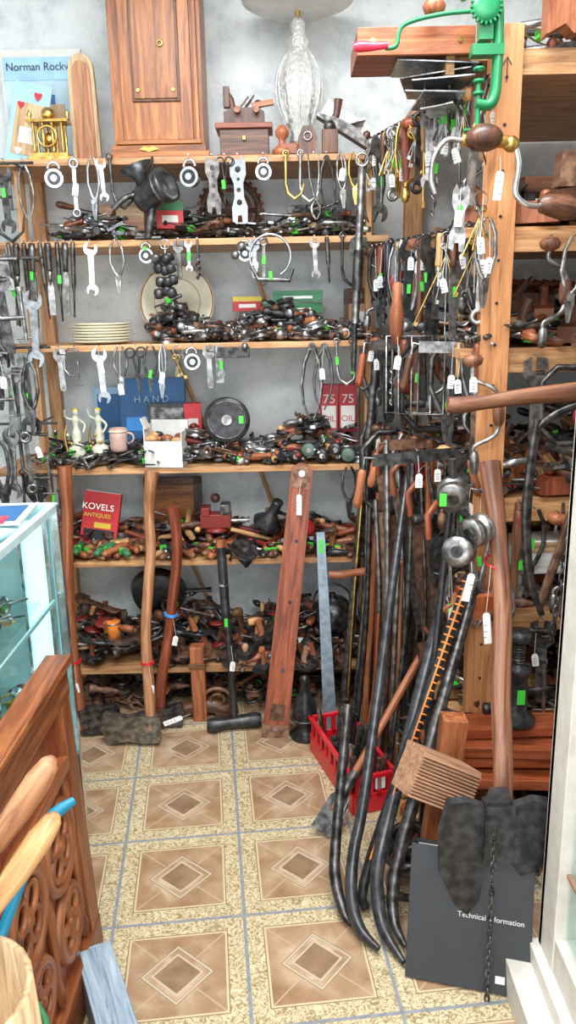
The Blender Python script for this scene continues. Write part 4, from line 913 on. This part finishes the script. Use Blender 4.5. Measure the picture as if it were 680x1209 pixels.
b.lathe([(.0, .0), (.02, .005), (.026, .022), (.015, .04), (.008, .045), (.02, .06), (0, .07)], (.345, y+.02, 2.12+zo), (0, 0, 1), HICK, 16); b.done()
b = B('wooden_gear_rack'); b.prism([(.60, 2.03), (.64, 2.05), (.66, 2.03), (.72, 2.05), (.74, 2.14), (.70, 2.18), (.66, 2.12), (.62, 2.15), (.60, 2.13)], .05, HICK, (0, 1.98, 0))
b.done(.003)

# items around the post
b = B('ash_axe_handle'); y = 1.82
b.smoothpath([(.375, y, 1.225), (.40, y, 1.222), (.46, y, 1.228), (.56, y, 1.24), (.72, y, 1.25)], [.018, .021, .017, .019, .026], BRN, 14, .8); b.done()
b = B('iron_axle_hub')
for (x, z, ax) in ((.39, 1.015, (.2, 1, .3)), (.45, .925, (.9, .6, .2)), (.41, .875, (.5, 1, -.2))):
    b.lathe([(.014, -.026), (.036, -.026), (.038, -.02), (.038, -.006), (.032, -.004), (.032, .004), (.038, .006), (.038, .02), (.036, .026), (.014, .026)], (x, 1.80, z), ax, WORN, 24)
    b.cyl(V((x, 1.80, z))-V(ax).normalized()*.03, V((x, 1.80, z))+V(ax).normalized()*.03, .015, IRON)
b.smoothpath([(.385, 1.80, 1.10), (.40, 1.81, 1.0), (.44, 1.82, .93), (.42, 1.83, .84)], .010, BLACK, 8); b.box((.36, 1.765, 1.01), (.016, .003, .03), GREEN)
b.M = Matrix.Translation((.43, 1.76, .86)); tag(b, 0, 0, 0, .03, .07, .2); b.done()
b = B('double_bit_axe')
b.smoothpath([(.445, 1.46, .30), (.455, 1.50, .45), (.475, 1.62, .60), (.50, 1.72, .73), (.505, 1.82, .92), (.50, 1.90, 1.07)], [.02, .022, .024, .022, .022, .028], BRN, 14, .8, up=(0, 1, 0))
o = [(-.018, .15), (.018, .15), (.03, .115), (.07, .13), (.105, .125), (.125, .07), (.12, -.01), (.085, -.05), (.055, -.06), (.03, -.02), (.0, -.01), (-.025, -.05), (-.03, -.12), (-.055, -.16), (-.085, -.13), (-.12, -.05), (-.125, .05), (-.11, .125), (-.07, .13), (-.03, .115)]
b.prism([(x*.98, z) for x, z in o], .020, BLACK, (.425, 1.43, .325), (.05, 0, 0)); b.box((.425, 1.425, .38), (.06, .04, .13), BLACK)
b.M = Matrix.Translation((.497, 1.79, .85)); b.ring((0, 0, 0), .026, .003, (0, -.4, 1), RED); tag(b, 0, -.03, -.02, .12, .08, -.1); b.done(.004)
def chain(name, p0, p1, r=.008):
    p0 = V(p0); p1 = V(p1); L = (p1-p0).length; n = int(L/(r*2.0)); b = B(name)
    for i in range(n):
        p = p0.lerp(p1, (i+.5)/n)
        b.M = Matrix.Translation(p); pts = [(math.cos(a)*r*.6, 0, math.sin(a)*r*1.35) if i % 2 else (0, math.cos(a)*r*.6, math.sin(a)*r*1.35) for a in [k*math.tau/10 for k in range(10)]]
        b.path(pts, r*.28, IRON, 5, closed=True, up=(0, 1, 0) if i % 2 else (1, 0, 0))
    b.M = Matrix(); return b.done()
chain('iron_chain', (.405, 1.375, .42), (.405, 1.365, .0))
b = B('ribbed_wooden_block'); b.M = Matrix.Translation((.328, 1.60, .385)) @ Matrix.Rotation(.45, 4, 'Y') @ Matrix.Rotation(-.35, 4, 'X') @ Matrix.Rotation(.15, 4, 'Z')
b.box((0, 0, 0), (.155, .09, .10), TAN)
for i in range(13): b.box((0, -.048, -.046+.0077*i), (.155, .010, .0045), TAN)
for i in range(13): b.box((0, -.046+.0077*i, .053), (.155, .0045, .010), TAN)
b.done(.001)
b = B('wooden_stand_block'); b.box((.375, 1.72, .24), (.06, .05, .48), HICK, (.0, .08, 0)); b.box((.33, 1.66, .16), (.04, .04, .32), HICK, (0, .1, 0)); b.done(.002)
b = B('stack_of_painted_planks')
for i, (x, y, z, L) in enumerate(((.62, 1.90, .26, .46), (.60, 1.88, .30, .50), (.66, 1.93, .335, .4), (.60, 1.86, .22, .42))):
    b.box((x, y, z), (L, .09, .028), ORW, (0, R.uniform(-.05, .08), R.uniform(-.1, .1)))
for x in (.45, .78): b.box((x, 1.88, .10), (.05, .08, .2), DARKW)
b.done(.002)

# binder
b = B('black_binder')
p0 = V((.239, 1.43, 0)); p1 = V((.495, 1.36, 0)); xx = (p1-p0).normalized(); lean = .33
zx = (V((0, math.sin(lean), math.cos(lean)))); zx = (zx-xx*zx.dot(xx)).normalized(); yy = zx.cross(xx)
Mb = Matrix.Translation((p0+p1)/2) @ Matrix((xx, yy, zx)).transposed().to_4x4(); b.M = Mb
b.box((0, 0, .150), (.265, .006, .29), BLKC); b.box((0, .035, .150), (.265, .006, .29), BLKC); b.box((-.13, .0175, .15), (.006, .035, .29), BLKC); b.box((.003, .0175, .15), (.245, .028, .275), CARD)
b.box((.07, -.0035, .035), (.020, .001, .016), WHITE)
ob = b.done(.001)
t = text('binder_title', 'Technical Information', .016, (0, 0, 0), (0, 0, 0), WHITE, ob)
t.parent = None; t.matrix_world = Mb @ Matrix.Translation((.045, -.0042, .155)) @ Matrix.Rotation(math.pi/2, 4, 'X')
t.parent = ob; t.matrix_parent_inverse = Matrix.Translation(-ob.location)

# right of post hanging things
b = B('bow_saw'); y = 1.86
b.smoothpath([(.60, y, 1.16), (.66, y, 1.20), (.80, y, 1.24)], .009, IRON, 8, .6); b.smoothpath([(.60, y, 1.18), (.585, y, .98), (.60, y, .80), (.64, y, .68)], [.010, .013, .011, .008], IRON, 8, .5)
b.path([(.63, y, .70), (.70, y, .95), (.80, y, 1.22)], .012, RUST, 6, .3); b.path([(.62, y, 1.12), (.72, y, 1.08), (.76, y, .98)], .008, IRON, 8, .5)
for i in range(26):
    p = V((.635, y, .72)).lerp(V((.79, y, 1.20)), i/25); b.prism([(0, -.005), (.014, 0), (0, .005)], .003, IRON, p)
b.done()
chain('iron_chain', (.70, 1.85, 1.0), (.66, 1.84, .62), .011)
b = B('screw_jack'); b.lathe([(.05, 0), (.052, .015), (.03, .04), (.026, .14), (.034, .15), (.034, .165), (.014, .17), (.014, .23), (.03, .235), (.032, .26), (0, .262)], (.60, 1.90, .36), (0, 0, 1), BLACK, 20)
for i in range(7): b.ring((.60, 1.90, .535+.008*i), .014, .003, (0, 0, 1), IRON, 14, 5)
b.box((.60, 1.862, .45), (.02, .003, .04), GREEN); b.done()
for k, x, z, L, m in [('pl', .64, .93, .24, IRON), ('cc', .72, 1.30, .26, IRON), ('to', .74, .95, .34, RUST), ('cc', .66, .60, .24, IRON), ('hk', .80, 1.6, .2, IRON), ('aw', .62, 1.32, .22, WORN), ('pl', .77, .62, .22, IRON), ('ha', .58, .62, .28, IRON),
                      ('br', .70, .92, .28, WORN), ('br', .64, 1.60, .26, WORN), ('pl', .70, 1.60, .2, WORN), ('fi', .60, .93, .26, WORN), ('aw', .68, .62, .24, IRON), ('eg', .76, 1.30, .26, IRON), ('ha', .60, .95, .30, RUST)]:
    hang(k, x, 1.97, z, L, m)
for k, x, y, z, L in [('br', .46, 1.95, 1.33, .30), ('bit', .42, 1.95, .80, .22), ('pl', .48, 1.94, 1.64, .2), ('k', .46, 1.93, 1.70, .15), ('mw', .42, 1.95, 1.72, .15), ('to', .49, 1.95, .98, .36), ('pl', .56, 1.95, .75, .22)]:
    hang(k, x, y, z, L, WORN, tg=True)

# ------------------------------------------------------------------ right display cabinet
b = B('glass_display_cabinet'); X0 = .515
b.box((.80, .90, .04), (.70, 1.06, .08), FRAMEW); b.box((.82, .90, .10), (.64, 1.02, .04), FRAMEW)
for y in (1.36, .45): b.box((X0+.03, y, 1.05), (.05, .085, 1.95), FRAMEW)
b.box((X0+.02, 1.395, 1.05), (.03, .02, 1.95), FRAMEW); b.box((X0+.03, .9, .15), (.045, .95, .10), FRAMEW); b.box((X0+.03, .9, 1.98), (.045, .95, .09), FRAMEW)
b.box((X0+.03, .9, 1.05), (.004, .88, 1.85), GLASS)
for y in (1.22, 1.10, .96, .8): b.box((X0+.025, y, 1.05), (.008, .010, 1.85), TAN)
for z in (.35, .65, .95, 1.25): b.box((X0+.025, .9, z), (.008, .88, .010), TAN)
b.box((.85, 1.40, 1.05), (.6, .02, 1.95), FRAMEW); b.box((1.12, .9, 1.05), (.03, 1.0, 1.9), FRAMEW)
for z in (.35, .75, 1.15): b.box((.83, .9, z), (.54, .9, .015), CARD)
b.box((.82, .9, 2.04), (.66, 1.04, .03), FRAMEW); b.done(.003)

# ------------------------------------------------------------------ left glass case
b = B('glass_display_case'); X1 = -.585; zt = .985
b.box((-.95, 1.2, .02), (.73, 1.42, .04), IRON)
b.box((-.95, 1.2, .25), (.70, 1.38, .03), CASEP)
b.box((-.95, 1.2, zt-.005), (.73, 1.42, .008), GLASS); b.box((X1, 1.2, .62), (.005, 1.38, .70), GLASS)
b.box((-.95, 1.905, .62), (.72, .006, .70), CASEP); b.box((-1.30, 1.2, .62), (.01, 1.38, .70), CASEP)
for y in (.5, 1.9): b.box((X1, y, .5), (.02, .02, .97), CHROME)
b.box((X1, 1.2, zt-.006), (.018, 1.42, .018), CASEP); b.box((-.95, 1.9, zt-.006), (.73, .02, .02), CASEP)
b.box((X1-.050, 1.875, .64), (.05, .02, .62), TUBE)
b.box((X1-.018, 1.875, .64), (.008, .03, .64), CHROME); b.box((X1-.082, 1.875, .64), (.008, .03, .64), CHROME)
for z in (.50, .74): b.box((-.96, 1.2, z), (.66, 1.34, .008), GLASS); b.box((X1-.012, 1.2, z), (.006, 1.34, .010), CASEP)
b.box((X1-.01, 1.2, .14), (.02, 1.4, .22), DARKW)
b.done()
pile('display_of_knives', -.95, -.66, 1.2, 1.8, .506, 110, ['k', 'so', 'pl', 'lock', 'pu', 'sc'], .05, .14, .04, [CHROME, WORN, BRASS, IRON])
pile('display_of_small_tools', -.95, -.66, 1.2, 1.8, .746, 110, ['k', 'so', 'pl', 'lock', 'pu', 'sc'], .05, .14, .04, [CHROME, WORN, BRASS, IRON])
b = B('magazine'); b.box((-.72, 1.78, zt+.005), (.22, .18, .006), CARD, (0, 0, .1)); b.box((-.72, 1.78, zt+.009), (.19, .15, .002), BLUEB, (0, 0, .1)); b.box((-.68, 1.72, zt+.0105), (.08, .06, .001), PINKH, (0, 0, .1)); b.done()
b = B('magazine'); b.box((-.70, 1.56, zt+.005), (.18, .22, .006), LBLUE, (0, 0, -.2)); b.box((-.70, 1.56, zt+.009), (.14, .18, .002), CARD, (0, 0, -.2)); b.done()

# ------------------------------------------------------------------ carved headboard
b = B('carved_wooden_headboard')
b.M = Matrix.Translation((-.470, 1.53, 0)) @ Matrix.Rotation(-.035, 4, 'Y') @ Matrix.Rotation(-math.pi/2, 4, 'Z')
W, H = .58, .73
b.box((W/2, -.012, H/2), (W, .018, H), REDW)
b.box((.03, 0, H/2), (.06, .035, H), CHERRY); b.box((W-.03, 0, H/2), (.06, .035, H), CHERRY)
b.box((W/2, 0, H-.035), (W, .04, .07), CHERRY); b.box((W/2, .002, H+.005), (W+.02, .055, .02), CHERRY); b.box((W/2, 0, .05), (W, .04, .10), CHERRY); b.box((W/2, .0, H-.20), (W, .034, .03), CHERRY)
for cx in (.16, .36):
    b.ring((cx, .004, .40), .085, .014, (0, 1, 0), CHERRY, 28, 6); b.ring((cx, .004, .22), .070, .013, (0, 1, 0), CHERRY, 26, 6)
    for cz, rr in ((.40, .04), (.22, .033)):
        for k in range(4):
            a = k*math.pi/2+.78; b.ring((cx+rr*math.cos(a), .006, cz+rr*math.sin(a)), .028, .008, (0, 1, 0), CHERRY, 16, 6)
        b.ball((cx, .010, cz), .016, CHERRY, (1, .6, 1))
for x in (.075, .26, .45, .50): b.lathe([(.008, .11), (.013, .14), (.008, .17), (.012, .28), (.014, .32), (.008, .36), (.012, .44), (.008, .51)], (x, .004, 0), (0, 0, 1), CHERRY, 12)
b.done(.003)

# left foreground
b = B('wooden_barrel'); b.lathe([(0, 0), (.10, 0), (.112, .2), (.116, .35), (.105, .62), (.097, .62), (.10, .3), (0, .05)], (-.44, .80, 0), (0, 0, 1), PALE, 24)
for z in (.12, .52): b.ring((-.44, .80, z), .114, .005, (0, 0, 1), GRNC, 24, 6)
b.done()
def pin(name, p0, p1, w=ASH):
    b = B(name); d = V(p1)-V(p0); L = d.length
    b.lathe([(0, 0), (.014, 0), (.016, L*.45), (.012, L*.50), (.010, L*.53), (.014, L*.56), (.0175, L*.72), (.018, L*.88), (.013, L*.97), (.006, L*.995), (0, L)], p0, d, w, 16); return b.done()
pin('rolling_pin', (-.50, .86, .62), (-.317, .93, .873), HANDW); pin('rolling_pin', (-.50, .80, .56), (-.317, .92, .795), ASH)
b = B('turquoise_hand_tool'); b.smoothpath([(-.42, .88, .58), (-.37, .97, .71), (-.35, 1.0, .735), (-.325, 1.02, .745)], [.008, .008, .010, .006], CLOTHT, 10); b.done()
b = B('grey_wooden_box'); b.M = Matrix.Translation((-.375, 1.28, 0)) @ Matrix.Rotation(.44, 4, 'Z')
b.box((0, 0, .05), (.075, .34, .10), GREYW); b.box((0, 0, .10), (.062, .325, .004), GREYW); b.box((0, -.172, .05), (.05, .006, .06), PALE); b.done(.002)
b = B('black_tray'); b.M = Matrix.Translation((-.415, 1.10, 0)) @ Matrix.Rotation(.1, 4, 'Z')
b.box((0, 0, .004), (.10, .14, .008), BLKC)
for s in (-1, 1): b.box((s*.048, 0, .06), (.006, .14, .12), BLKC); b.box((0, s*.068, .06), (.10, .006, .12), BLKC)
b.box((0, 0, .04), (.085, .12, .06), REDB)
b.done(.001)
b = B('cork_stopper'); b.lathe([(0, .07), (.022, .07), (.026, .13), (.024, .135), (0, .135)], (-.415, 1.12, 0), (0, 0, 1), CORK, 18); b.done()
b = B('blue_scrub_brush'); b.M = Matrix.Translation((-.40, .98, .0))
b.box((0, 0, .06), (.05, .06, .12), DARKW)
for i in range(60):
    x = R.uniform(-.022, .022); y = R.uniform(-.028, .028); b.cyl((x, y, .12), (x*1.4, y*1.4, .16), .002, CLOTHT, n=4)
b.done()

# ------------------------------------------------------------------ lights
def area(name, loc, sx, sy, e, col=(1, 1, 1), rot=(0, 0, 0)):
    l = bpy.data.lights.new(name, 'AREA'); l.shape = 'RECTANGLE'; l.size = sx; l.size_y = sy; l.energy = e; l.color = col
    o = bpy.data.objects.new(name, l); o.location = loc; o.rotation_euler = rot; scene.collection.objects.link(o)
area('ceiling_light', (-.1, 1.5, 2.66), 1.3, .5, 62, (.96, .985, 1))
area('ceiling_light', (.0, -.4, 2.66), 1.6, .8, 95, (.96, .985, 1))
wd = bpy.data.worlds.new('world'); scene.world = wd; wd.use_nodes = True
wd.node_tree.nodes['Background'].inputs[0].default_value = (.91, .955, 1, 1); wd.node_tree.nodes['Background'].inputs[1].default_value = 3.0

# ------------------------------------------------------------------ camera
cd = bpy.data.cameras.new('camera'); cam = bpy.data.objects.new('camera', cd); scene.collection.objects.link(cam)
cd.sensor_fit = 'VERTICAL'; cd.sensor_height = 36; cd.lens = 27.54; cd.clip_start = .02
cam.matrix_world = Matrix.Translation((0, 0, 1.44)) @ Matrix.Rotation(math.radians(90-14.34), 4, 'X') @ Matrix.Rotation(-.02, 4, 'Z')
scene.camera = cam
